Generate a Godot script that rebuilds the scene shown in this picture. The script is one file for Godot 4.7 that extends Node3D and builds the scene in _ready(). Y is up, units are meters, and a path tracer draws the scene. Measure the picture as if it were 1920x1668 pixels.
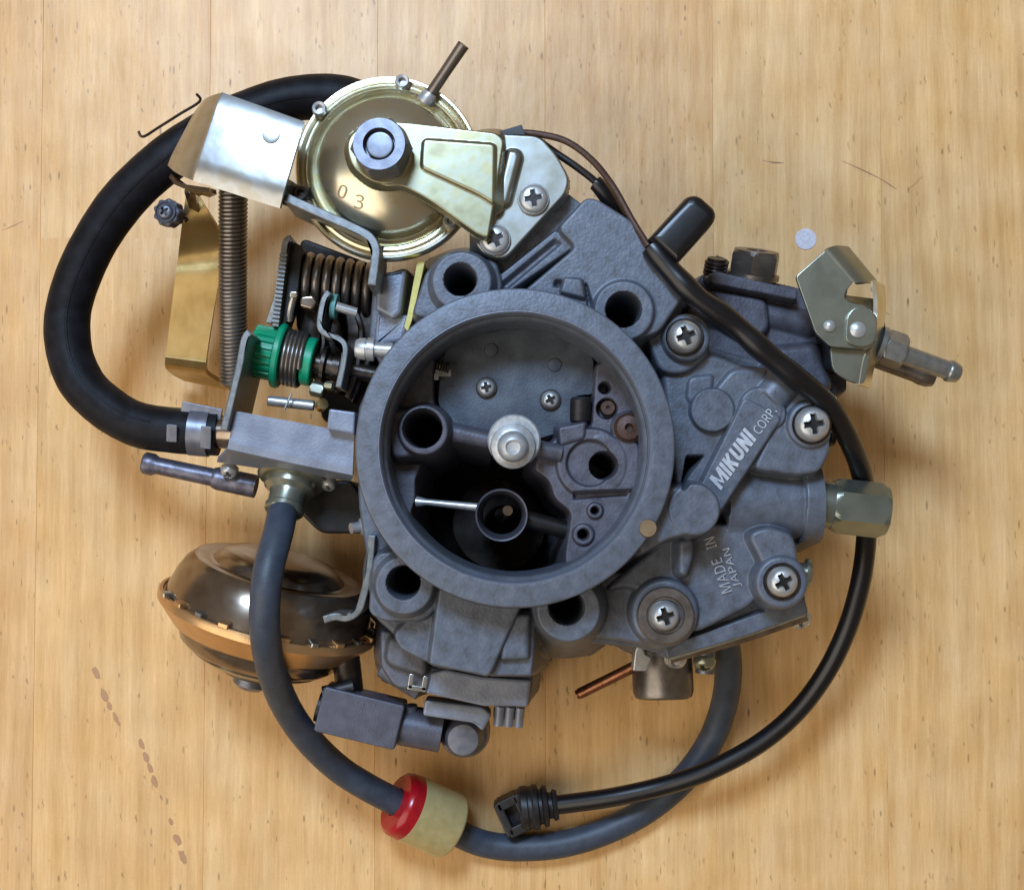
extends Node3D
# A carburettor lying on a varnished wooden table. Lengths in metres; heights given in millimetres above the table.
const FOC := 2700.0            # focal length in photograph pixels (1920 x 1668 frame)
const CAM := Vector3(0.0, 0.525, 0.020)
const TILT := 2.46             # degrees the camera leans away from straight down
var M := {}
var rng := RandomNumberGenerator.new()
var carb: Node3D

# ---------------------------------------------------------------- measuring
func P(x: float, y: float, mm: float) -> Vector3:      # the point at this height that the measured sight line meets
	var t := deg_to_rad(TILT)
	var d := Vector3(0, -cos(t), -sin(t)) + Vector3(1, 0, 0) * ((x - 960.0) / FOC) + Vector3(0, sin(t), -cos(t)) * ((834.0 - y) / FOC)
	return CAM + d * ((CAM.y - mm * 0.001) / -d.y)
func U(mm: float) -> float:                            # metres per measured unit at this height
	return (CAM.y - mm * 0.001) / FOC
func P2(x: float, y: float, mm: float) -> Vector2:
	var p := P(x, y, mm)
	return Vector2(p.x, p.z)
func pp(a: Array, mm: float) -> PackedVector2Array:    # outline [[x, y], ...] at a height
	var o := PackedVector2Array()
	for q in a: o.append(P2(q[0], q[1], mm))
	return o
func p3(a: Array) -> Array:                            # path [[x, y, mm], ...]
	var o := []
	for q in a: o.append(P(q[0], q[1], q[2]))
	return o
func rounded(poly: PackedVector2Array, r: float, n := 4) -> PackedVector2Array:
	var o := PackedVector2Array()
	var c := poly.size()
	for i in c:
		var p := poly[i]
		var a := poly[(i + c - 1) % c] - p
		var b := poly[(i + 1) % c] - p
		var k := minf(r, minf(a.length(), b.length()) * 0.45)
		var s := p + a.normalized() * k
		var e := p + b.normalized() * k
		for j in n + 1:
			var t := float(j) / n
			o.append(s.lerp(p, t).lerp(p.lerp(e, t), t))
	return o
func circle2(c: Vector2, r: float, n := 40) -> PackedVector2Array:
	var o := PackedVector2Array()
	for i in n: o.append(c + Vector2(cos(TAU * i / n), sin(TAU * i / n)) * r)
	return o
func thick(path: PackedVector2Array, w: float) -> PackedVector2Array:   # outline of a strip seen on edge
	var l := PackedVector2Array()
	var r := PackedVector2Array()
	for i in path.size():
		var d := (path[mini(i + 1, path.size() - 1)] - path[maxi(i - 1, 0)]).normalized()
		var n := Vector2(-d.y, d.x) * w * 0.5
		l.append(path[i] + n)
		r.append(path[i] - n)
	r.reverse()
	l.append_array(r)
	return l
func smooth(pts: Array, n := 8) -> Array:              # Catmull-Rom through 2D or 3D points
	var o := []
	for i in pts.size() - 1:
		var a = pts[maxi(i - 1, 0)]
		var b = pts[i]
		var c = pts[i + 1]
		var d = pts[mini(i + 2, pts.size() - 1)]
		for j in n:
			var t := float(j) / n
			o.append(0.5 * (2.0 * b + (c - a) * t + (2.0 * a - 5.0 * b + 4.0 * c - d) * t * t + (3.0 * b - a - 3.0 * c + d) * t * t * t))
	o.append(pts[-1])
	return o
func axis(at: Vector3, up: Vector3, twist := 0.0) -> Transform3D:       # local y along up
	var y := up.normalized()
	var x := Vector3(1, 0, 0) - y * y.x
	if x.length() < 0.1: x = Vector3(0, 0, 1) - y * y.z
	x = x.normalized()
	return Transform3D(Basis(x, y, x.cross(y)) * Basis(Vector3(0, 1, 0), twist), at)

# ---------------------------------------------------------------- shapes collected in one builder
class MB:
	var v := PackedVector3Array()
	var t := PackedInt32Array()
	func strip(rows: Array, close_u: bool, close_v := false) -> void:   # rows of equal length; a row of one point is a pole
		var base := []
		for r in rows:
			base.append(v.size())
			v.append_array(r)
		var m := rows.size() if close_v else rows.size() - 1
		for i in m:
			var a: int = base[i]
			var b: int = base[(i + 1) % rows.size()]
			var na: int = rows[i].size()
			var nb: int = rows[(i + 1) % rows.size()].size()
			var n := maxi(na, nb)
			for j in (n if close_u else n - 1):
				var k := (j + 1) % n
				if na > 1: t.append_array(PackedInt32Array([a + j, b + (j if nb > 1 else 0), a + k]))
				if nb > 1: t.append_array(PackedInt32Array([a + (k if na > 1 else 0), b + j, b + k]))
	func lathe(prof: Array, xf: Transform3D, seg := 40, close := false) -> void:
		var rows := []
		for q in prof:
			var row := PackedVector3Array()
			if absf(q[0]) < 1e-7: row.append(xf * Vector3(0, q[1], 0))
			else:
				for j in seg: row.append(xf * Vector3(q[0] * cos(TAU * j / seg), q[1], q[0] * sin(TAU * j / seg)))
			rows.append(row)
		strip(rows, true, close)
	func tube(path: Array, rad, seg := 16, caps := true, flat := 1.0, flat_dir := Vector3.ZERO) -> void:
		var rows := []
		var side := Vector3.ZERO
		for i in path.size():
			var d: Vector3 = (path[mini(i + 1, path.size() - 1)] - path[maxi(i - 1, 0)]).normalized()
			if side == Vector3.ZERO: side = d.cross(Vector3(0.13, 0.9, 0.31)).normalized()
			side = (side - d * side.dot(d)).normalized()
			var s := side
			if flat_dir != Vector3.ZERO: s = (flat_dir - d * flat_dir.dot(d)).normalized()
			var w := d.cross(s)
			var r: float = rad if rad is float else rad[i]
			var row := PackedVector3Array()
			for j in seg: row.append(path[i] + s * (cos(TAU * j / seg) * r * flat) + w * (sin(TAU * j / seg) * r))
			if caps and i == 0: rows.append(PackedVector3Array([path[0]]))
			rows.append(row)
		if caps: rows.append(PackedVector3Array([path[-1]]))
		strip(rows, true)
	func prism(poly: PackedVector2Array, y0: float, y1: float, bev := 0.0, xf := Transform3D.IDENTITY, both := false) -> void:
		if not Geometry2D.is_polygon_clockwise(poly):
			poly = poly.duplicate()
			poly.reverse()
		var n := poly.size()
		var nor := PackedVector2Array()
		for i in n:
			var a := (poly[i] - poly[(i + n - 1) % n]).normalized()
			var b := (poly[(i + 1) % n] - poly[i]).normalized()
			var na := Vector2(-a.y, a.x)
			var nb := Vector2(-b.y, b.x)
			var m := (na + nb)
			m = m / maxf(0.35, 1.0 + na.dot(nb))
			nor.append(m)
		var area := 0.0
		for i in n: area += poly[i].cross(poly[(i + 1) % n])
		if area < 0.0:
			for i in n: nor[i] = -nor[i]
		var lev := []
		if both and bev > 0.0:
			lev = [[bev, y0], [bev * 0.29, y0 + bev * 0.29], [0.0, y0 + bev]]
		else: lev.append([0.0, y0])
		if bev > 0.0: lev.append_array([[0.0, y1 - bev], [bev * 0.12, y1 - bev * 0.5], [bev * 0.29, y1 - bev * 0.29], [bev * 0.5, y1 - bev * 0.12], [bev, y1]])
		else: lev.append([0.0, y1])
		var rows := []
		for l in lev:
			var row := PackedVector3Array()
			for i in n:
				var q: Vector2 = poly[i] + nor[i] * l[0]
				row.append(xf * Vector3(q.x, l[1], q.y))
			rows.append(row)
		var first := v.size()
		strip(rows, true)
		var tri := Geometry2D.triangulate_polygon(poly)
		for i in range(0, tri.size(), 3):
			var last: int = first + (rows.size() - 1) * n
			t.append_array(PackedInt32Array([last + tri[i], last + tri[i + 1], last + tri[i + 2]]))
			t.append_array(PackedInt32Array([first + tri[i + 2], first + tri[i + 1], first + tri[i]]))
	func box(s: Vector3, xf: Transform3D, bev := 0.0) -> void:
		var r := minf(bev, minf(s.x, s.z) * 0.3)
		var h := s * 0.5
		var poly := PackedVector2Array([Vector2(-h.x + r, -h.z), Vector2(h.x - r, -h.z), Vector2(h.x, -h.z + r), Vector2(h.x, h.z - r), Vector2(h.x - r, h.z), Vector2(-h.x + r, h.z), Vector2(-h.x, h.z - r), Vector2(-h.x, -h.z + r)]) if r > 0.0 else PackedVector2Array([Vector2(-h.x, -h.z), Vector2(h.x, -h.z), Vector2(h.x, h.z), Vector2(-h.x, h.z)])
		prism(poly, -h.y, h.y, r, xf, true)
	func hexa(af: float, y0: float, y1: float, xf: Transform3D, ch := 0.12, hole := 0.0, deep := 0.0) -> void:   # hexagon with turned chamfers
		var r := af / 1.7320508
		var rows := []
		var prof := [[0.0, y0], [0.86, y0], [1.0, y0 + af * ch * 0.6], [1.0, y1 - af * ch * 0.6], [0.86, y1]]
		if hole > 0.0: prof.append_array([[hole / r, y1], [hole / r * 0.96, y1 - deep], [0.0, y1 - deep]])
		else: prof.append([0.0, y1])
		var seg := 48
		for q in prof:
			var row := PackedVector3Array()
			if q[0] == 0.0: row.append(xf * Vector3(0, q[1], 0))
			else:
				for j in seg:
					var a := TAU * j / seg
					var hx := (af * 0.5) / cos(fmod(a, TAU / 6.0) - TAU / 12.0)
					var rr: float = q[0] * r
					if q[0] >= 0.99: rr = hx
					elif q[0] > 0.8: rr = minf(hx, af * 0.5 * 1.0)
					var y: float = q[1]
					if q[0] >= 0.99:      # the chamfer is a cone: it bites deeper at the corners
						var bite := (hx - af * 0.5) * 0.55
						y += bite if q[1] < (y0 + y1) * 0.5 else -bite
					row.append(xf * Vector3(rr * cos(a), y, rr * sin(a)))
			rows.append(row)
		strip(rows, true)
	func sheet(g: Array, th: float) -> void:              # a bent plate: grid of points, thickened downwards along its normals
		var nu: int = g.size()
		var nv: int = g[0].size()
		var lo := []
		for i in nu:
			var row := PackedVector3Array()
			for j in nv:
				var du: Vector3 = g[mini(i + 1, nu - 1)][j] - g[maxi(i - 1, 0)][j]
				var dv: Vector3 = g[i][mini(j + 1, nv - 1)] - g[i][maxi(j - 1, 0)]
				var n := du.cross(dv).normalized()
				if n.y < 0.0: n = -n
				row.append(g[i][j] - n * th)
			lo.append(row)
		var ring := []
		for i in nu:                                      # cross-section loops
			var row := PackedVector3Array()
			for j in nv: row.append(g[i][j])
			for j in nv: row.append(lo[i][nv - 1 - j])
			ring.append(row)
		var first := v.size()
		strip(ring, true)
		for e in [0, nu - 1]:
			var o: int = first + e * nv * 2
			for j in nv - 1:
				var q := [o + j, o + j + 1, o + 2 * nv - 2 - j, o + 2 * nv - 1 - j]
				if e == 0: t.append_array(PackedInt32Array([q[0], q[1], q[2], q[0], q[2], q[3]]))
				else: t.append_array(PackedInt32Array([q[0], q[2], q[1], q[0], q[3], q[2]]))
	func spring(path: Array, rad: float, wire: float, turns: float, seg := 8, per := 20) -> void:
		var n := int(turns * per)
		var o := []
		for i in n + 1:
			var f := float(i) / n * (path.size() - 1)
			var k := mini(int(f), path.size() - 2)
			var d: Vector3 = (path[k + 1] - path[k]).normalized()
			var s := d.cross(Vector3(0.1, 0.2, 1.0) if absf(d.z) < 0.8 else Vector3(1, 0, 0)).normalized()
			var a := TAU * turns * i / n
			o.append(path[k].lerp(path[k + 1], f - k) + (s * cos(a) + d.cross(s) * sin(a)) * rad)
		tube(o, wire, seg)
	func screw_head(xf: Transform3D, r: float, h: float, turn: float, flat := 0.35) -> void:   # pan head with a cross recess
		var rings := 24
		var seg := 64
		var rows := [PackedVector3Array([xf * Vector3(0, 0.0, 0)])]
		for i in range(1, rings + 1):
			var row := PackedVector3Array()
			var u := float(i) / rings
			for j in seg:
				var a := TAU * j / seg
				var p := Vector2(cos(a), sin(a)) * u
				var y := 1.0 - flat * u * u - (1.0 - flat) * pow(u, 9.0)
				var q := p.rotated(turn)
				q = q.abs()
				if q.y > q.x: q = Vector2(q.y, q.x)
				var w := 0.135 + 0.02 * (1.0 - q.x)
				var ins := minf(w - q.y, 0.56 - q.x)
				if q.x < 0.24: ins = maxf(ins, 0.30 - (q.x + q.y) * 0.75)
				y -= clampf(ins / 0.05 + 0.4, 0.0, 1.0) * 1.0 * (1.0 - 0.45 * q.x)
				row.append(xf * Vector3(p.x * r, y * h, p.y * r))
			rows.append(row)
		var skirt := PackedVector3Array()
		for j in seg: skirt.append(xf * Vector3(r * cos(TAU * j / seg), -0.15 * h, r * sin(TAU * j / seg)))
		rows.append(skirt)
		strip(rows, true)

func build(called: String, mb: MB, mat: Material, parent: Node, angle := 38.0) -> MeshInstance3D:
	var v := mb.v
	var t := mb.t
	var nt := t.size() / 3
	var vol := 0.0
	var c := v[0]
	for i in nt: vol += (v[t[i * 3]] - c).dot((v[t[i * 3 + 1]] - c).cross(v[t[i * 3 + 2]] - c))
	var fn := PackedVector3Array()
	fn.resize(nt)
	var use := []
	use.resize(v.size())
	for i in nt:
		if vol < 0.0:
			var k := t[i * 3 + 1]
			t[i * 3 + 1] = t[i * 3 + 2]
			t[i * 3 + 2] = k
		fn[i] = (v[t[i * 3 + 1]] - v[t[i * 3]]).cross(v[t[i * 3 + 2]] - v[t[i * 3]]) * 1e6
		for j in 3:
			var k := t[i * 3 + j]
			if use[k] == null: use[k] = PackedInt32Array()
			use[k].append(i)
	var ov := PackedVector3Array()
	var on := PackedVector3Array()
	var ca := cos(deg_to_rad(angle))
	for i in nt:
		var f := fn[i]
		if f.length_squared() < 1e-12: continue
		var fu := f.normalized()
		for j in [0, 2, 1]:
			var k: int = t[i * 3 + j]
			var n := Vector3.ZERO
			for o in use[k]:
				if fn[o].length_squared() > 1e-12 and fn[o].normalized().dot(fu) > ca: n += fn[o]
			ov.append(v[k])
			on.append(n.normalized())
	var a := []
	a.resize(Mesh.ARRAY_MAX)
	a[Mesh.ARRAY_VERTEX] = ov
	a[Mesh.ARRAY_NORMAL] = on
	var me := ArrayMesh.new()
	me.add_surface_from_arrays(Mesh.PRIMITIVE_TRIANGLES, a)
	return place(called, me, mat, parent)
func place(called: String, me: Mesh, mat: Material, parent: Node) -> MeshInstance3D:
	var o := MeshInstance3D.new()
	o.mesh = me
	o.material_override = mat
	o.name = numbered(called, parent)
	parent.add_child(o, true)
	return o
func numbered(called: String, parent: Node) -> String:
	if not parent.has_node(NodePath(called)): return called
	var k := 1
	while parent.has_node(NodePath("%s_%03d" % [called, k])): k += 1
	return "%s_%03d" % [called, k]
func tag(o: Node, label := "", category := "", kind := "", group := "") -> void:
	if label: o.set_meta("label", label)
	if category: o.set_meta("category", category)
	if kind: o.set_meta("kind", kind)
	if group: o.set_meta("group", group)

# ---------------------------------------------------------------- cast bodies: a relief of rounded blocks, bosses and ribs
class Relief:
	var x0: float
	var z0: float
	var cell: float
	var nx: int
	var nz: int
	var base: float
	var h := PackedFloat32Array()
	func _init(lo: Vector2, hi: Vector2, c: float, b: float) -> void:
		x0 = lo.x; z0 = lo.y; cell = c; base = b
		nx = int((hi.x - lo.x) / c) + 1
		nz = int((hi.y - lo.y) / c) + 1
		h.resize(nx * nz)
		h.fill(b)
	func span(lo: Vector2, hi: Vector2, pad: float) -> Array:
		return [clampi(int((lo.x - pad - x0) / cell), 0, nx - 1), clampi(int((hi.x + pad - x0) / cell) + 1, 0, nx - 1), clampi(int((lo.y - pad - z0) / cell), 0, nz - 1), clampi(int((hi.y + pad - z0) / cell) + 1, 0, nz - 1)]
	static func sd_poly(p: Vector2, v: PackedVector2Array) -> float:
		var d := (p - v[0]).length_squared()
		var s := 1.0
		var j := v.size() - 1
		for i in v.size():
			var e := v[j] - v[i]
			var w := p - v[i]
			var b := w - e * clampf(w.dot(e) / e.length_squared(), 0.0, 1.0)
			d = minf(d, b.length_squared())
			var c1 := p.y >= v[i].y
			var c2 := p.y < v[j].y
			var c3 := e.x * w.y > e.y * w.x
			if (c1 and c2 and c3) or (not c1 and not c2 and not c3): s = -s
			j = i
		return s * sqrt(d)
	static func side(sd: float, top: float, r: float, slope: float) -> float:
		if sd <= -r: return top
		if sd <= 0.0:
			var u := (sd + r) / r
			return top - r * (1.0 - sqrt(maxf(0.0, 1.0 - u * u)))
		return top - r - sd * slope
	func join(i: int, y: float, k: float) -> void:
		var a := h[i]
		var d := absf(a - y)
		var m := maxf(a, y)
		if d < k: m += (k - d) * (k - d) / (4.0 * k)
		h[i] = m
	func carve(i: int, y: float, k: float) -> void:
		var a := h[i]
		var d := absf(a - y)
		var m := minf(a, y)
		if d < k: m -= (k - d) * (k - d) / (4.0 * k)
		h[i] = m
	func block(poly: PackedVector2Array, mm: float, r := 0.8, slope := 10.0, k := 1.0, tilt := Vector2.ZERO) -> void:   # tilt: mm of rise per metre along x and z
		var lo := poly[0]
		var hi := poly[0]
		for q in poly:
			lo = lo.min(q); hi = hi.max(q)
		var mid := (lo + hi) * 0.5
		var high := (mm + k + absf(tilt.x) * (hi.x - mid.x) + absf(tilt.y) * (hi.y - mid.y)) * 0.001
		var s := span(lo, hi, mini(9, int((mm * 0.001 - base) * 1000.0 / slope) + 2) * 0.001)
		for jz in range(s[2], s[3] + 1):
			for jx in range(s[0], s[1] + 1):
				if h[jz * nx + jx] > high: continue
				var p := Vector2(x0 + jx * cell, z0 + jz * cell)
				var y := Relief.side(Relief.sd_poly(p, poly), (mm + tilt.dot(p - mid)) * 0.001, r * 0.001, slope)
				if y > base: join(jz * nx + jx, y, k * 0.001)
	func disc(c: Vector2, rad: float, mm: float, r := 0.8, slope := 10.0, k := 1.0) -> void:
		var s := span(c - Vector2(rad, rad), c + Vector2(rad, rad), mini(9, int((mm * 0.001 - base) * 1000.0 / slope) + 2) * 0.001)
		for jz in range(s[2], s[3] + 1):
			for jx in range(s[0], s[1] + 1):
				var y := Relief.side(Vector2(x0 + jx * cell, z0 + jz * cell).distance_to(c) - rad, mm * 0.001, r * 0.001, slope)
				if y > base: join(jz * nx + jx, y, k * 0.001)
	func bar(a: Vector2, b: Vector2, ra: float, rb: float, ya: float, yb: float, flat_end := true, k := 1.0, slope := 8.0) -> void:   # lying round bar; y = axis height in mm
		var s := span(a.min(b), a.max(b), maxf(ra, rb) + 0.004)
		var ab := b - a
		var l := ab.length()
		var d := ab / l
		for jz in range(s[2], s[3] + 1):
			for jx in range(s[0], s[1] + 1):
				var p := Vector2(x0 + jx * cell, z0 + jz * cell) - a
				var t := p.dot(d)
				var tc := clampf(t, 0.0, l)
				var r := lerpf(ra, rb, tc / l)
				var q := absf(p.cross(d)) if flat_end else (p - d * tc).length()
				var over := maxf(-t, t - l) if flat_end else 0.0
				var y := lerpf(ya, yb, tc / l) * 0.001
				if q < r * 0.97: y += sqrt(r * r - q * q)
				else: y += r * 0.243 - (q - r * 0.97) * slope
				if over > -0.0006: y -= (over + 0.0006) * (0.5 if over < 0.0 else slope) 
				if y > base: join(jz * nx + jx, y, k * 0.001)
	func hole(c: Vector2, rad: float, mm_top: float, mm_bottom: float, slope := 25.0, k := 0.5) -> void:
		var s := span(c - Vector2(rad, rad), c + Vector2(rad, rad), 0.001)
		for jz in range(s[2], s[3] + 1):
			for jx in range(s[0], s[1] + 1):
				var sd := Vector2(x0 + jx * cell, z0 + jz * cell).distance_to(c) - rad
				carve(jz * nx + jx, maxf(mm_bottom * 0.001, mm_top * 0.001 + sd * slope), k * 0.001)
	func pit(poly: PackedVector2Array, mm_top: float, mm_bottom: float, slope := 8.0, k := 0.6) -> void:
		var lo := poly[0]
		var hi := poly[0]
		for q in poly:
			lo = lo.min(q); hi = hi.max(q)
		var s := span(lo, hi, 0.001)
		for jz in range(s[2], s[3] + 1):
			for jx in range(s[0], s[1] + 1):
				var sd := Relief.sd_poly(Vector2(x0 + jx * cell, z0 + jz * cell), poly)
				if sd < 0.001: carve(jz * nx + jx, maxf(mm_bottom * 0.001, mm_top * 0.001 + sd * slope), k * 0.001)
	func mesh(mid := Vector2.ZERO, rad := 0.0, outside := true) -> ArrayMesh:
		var id := PackedInt32Array()
		id.resize(nx * nz)
		id.fill(-1)
		var v := PackedVector3Array()
		var n := PackedVector3Array()
		var t := PackedInt32Array()
		for jz in nz - 1:
			for jx in nx - 1:
				var q := jz * nx + jx
				var lo := base + 1e-5
				if h[q] < lo and h[q + 1] < lo and h[q + nx] < lo and h[q + nx + 1] < lo: continue
				if rad > 0.0 and (Vector2(x0 + (jx + 0.5) * cell, z0 + (jz + 0.5) * cell).distance_to(mid) > rad) != outside: continue
				for o in [q, q + 1, q + nx, q + nx + 1]:
					if id[o] < 0:
						id[o] = v.size()
						var kx: int = o % nx
						var kz: int = o / nx
						v.append(Vector3(x0 + kx * cell, h[o], z0 + kz * cell))
						var gx := h[o + (1 if kx < nx - 1 else 0)] - h[o - (1 if kx > 0 else 0)]
						var gz := h[o + (nx if kz < nz - 1 else 0)] - h[o - (nx if kz > 0 else 0)]
						n.append(Vector3(-gx, 2.0 * cell, -gz).normalized())
				t.append_array(PackedInt32Array([id[q], id[q + 1], id[q + nx], id[q + 1], id[q + nx + 1], id[q + nx]]))
		var a := []
		a.resize(Mesh.ARRAY_MAX)
		a[Mesh.ARRAY_VERTEX] = v
		a[Mesh.ARRAY_NORMAL] = n
		a[Mesh.ARRAY_INDEX] = t
		var me := ArrayMesh.new()
		me.add_surface_from_arrays(Mesh.PRIMITIVE_TRIANGLES, a)
		return me

# ---------------------------------------------------------------- materials
func noise_tex(seed_: int, freq: float, ramp: Array, oct := 4, gain := 0.5, size := 512) -> NoiseTexture2D:
	var n := FastNoiseLite.new()
	n.seed = seed_
	n.noise_type = FastNoiseLite.TYPE_SIMPLEX_SMOOTH
	n.frequency = freq
	n.fractal_octaves = oct
	n.fractal_gain = gain
	var t := NoiseTexture2D.new()
	t.width = size
	t.height = size
	t.seamless = true
	t.noise = n
	if ramp.size() > 0:
		var g := Gradient.new()
		g.offsets = PackedFloat32Array()
		g.colors = PackedColorArray()
		var off := PackedFloat32Array()
		var col := PackedColorArray()
		for i in ramp.size():
			off.append(0.18 + 0.64 * i / maxf(1.0, ramp.size() - 1))
			col.append(ramp[i])
		g.offsets = off
		g.colors = col
		t.color_ramp = g
	return t
func bump_tex(seed_: int, freq: float, strength: float, oct := 4) -> NoiseTexture2D:
	var t := noise_tex(seed_, freq, [], oct)
	t.as_normal_map = true
	t.bump_strength = strength
	return t
func surf(called: String, ramp: Array, metallic: float, rough: float, tile_mm: float, freq: float, bump: NoiseTexture2D = null, bump_scale := 0.5, seed_ := 3) -> StandardMaterial3D:
	var m := StandardMaterial3D.new()
	m.metallic = metallic
	m.roughness = rough
	m.uv1_triplanar = true
	m.uv1_world_triplanar = true
	m.uv1_scale = Vector3.ONE * (1000.0 / tile_mm)
	if ramp.size() == 1: m.albedo_color = ramp[0]
	else: m.albedo_texture = noise_tex(seed_, freq, ramp)
	if bump:
		m.normal_enabled = true
		m.normal_texture = bump
		m.normal_scale = bump_scale
	M[called] = m
	return m
func c(r: float, g: float, b: float) -> Color: return Color(r / 255.0, g / 255.0, b / 255.0)

func wood_image() -> Image:
	var w := 512
	var h := 2048
	var a := FastNoiseLite.new()
	a.seed = 11; a.frequency = 1.0; a.fractal_octaves = 3
	var b := FastNoiseLite.new()
	b.seed = 29; b.frequency = 1.0; b.fractal_octaves = 2
	var d := PackedByteArray()
	d.resize(w * h * 3)
	var i := 0
	var colv := PackedFloat32Array()
	for x in w: colv.append(rng.randf_range(-0.022, 0.022))
	for y in h:
		for x in w:
			var s := a.get_noise_2d(x * 0.055 + 0.6 * sin(y * 0.004), y * 0.0024) * 0.055       # broad streaks along the grain
			s += b.get_noise_2d(x * 0.30, y * 0.010) * 0.028                                 # fine fibres
			s += a.get_noise_2d(x * 0.75 + 500.0, y * 0.03) * 0.03
			s += b.get_noise_2d(x * 0.012 + 40.0, y * 0.012) * 0.036 + colv[x] * 0.25         # clouding
			s += (rng.randf() - 0.5) * 0.022
			var warm := a.get_noise_2d(x * 0.016 + 90.0, y * 0.008 + 7.0)
			d[i] = clampi(int((0.884 + s * 1.0) * 255.0), 0, 255)
			d[i + 1] = clampi(int((0.714 + s * 1.12 - warm * 0.018) * 255.0), 0, 255)
			d[i + 2] = clampi(int((0.486 + s * 1.18 - warm * 0.045) * 255.0), 0, 255)
			i += 3
	for k in 2300:                                                                          # dark pores, short dashes along the grain
		var px := rng.randi_range(1, w - 3)
		var dens := a.get_noise_2d(px * 0.02 + 300.0, 0.0)
		if dens < rng.randf_range(-0.7, 0.25): continue
		var py := rng.randi_range(0, h - 40)
		var len_ := rng.randi_range(3, 12)
		var wd := 2 if rng.randf() < 0.35 else 1
		var f := rng.randf_range(0.72, 0.95)
		for y in len_:
			for x in wd:
				var e := 1.0 - (1.0 - f) * sin(PI * (y + 0.5) / len_)
				var o := ((py + y) * w + px + x + (1 if y > len_ / 2 and k % 5 == 0 else 0)) * 3
				d[o] = int(d[o] * e)
				d[o + 1] = int(d[o + 1] * e * 0.985)
				d[o + 2] = int(d[o + 2] * e * 0.96)
	return Image.create_from_data(w, h, false, Image.FORMAT_RGB8, d)

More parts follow.
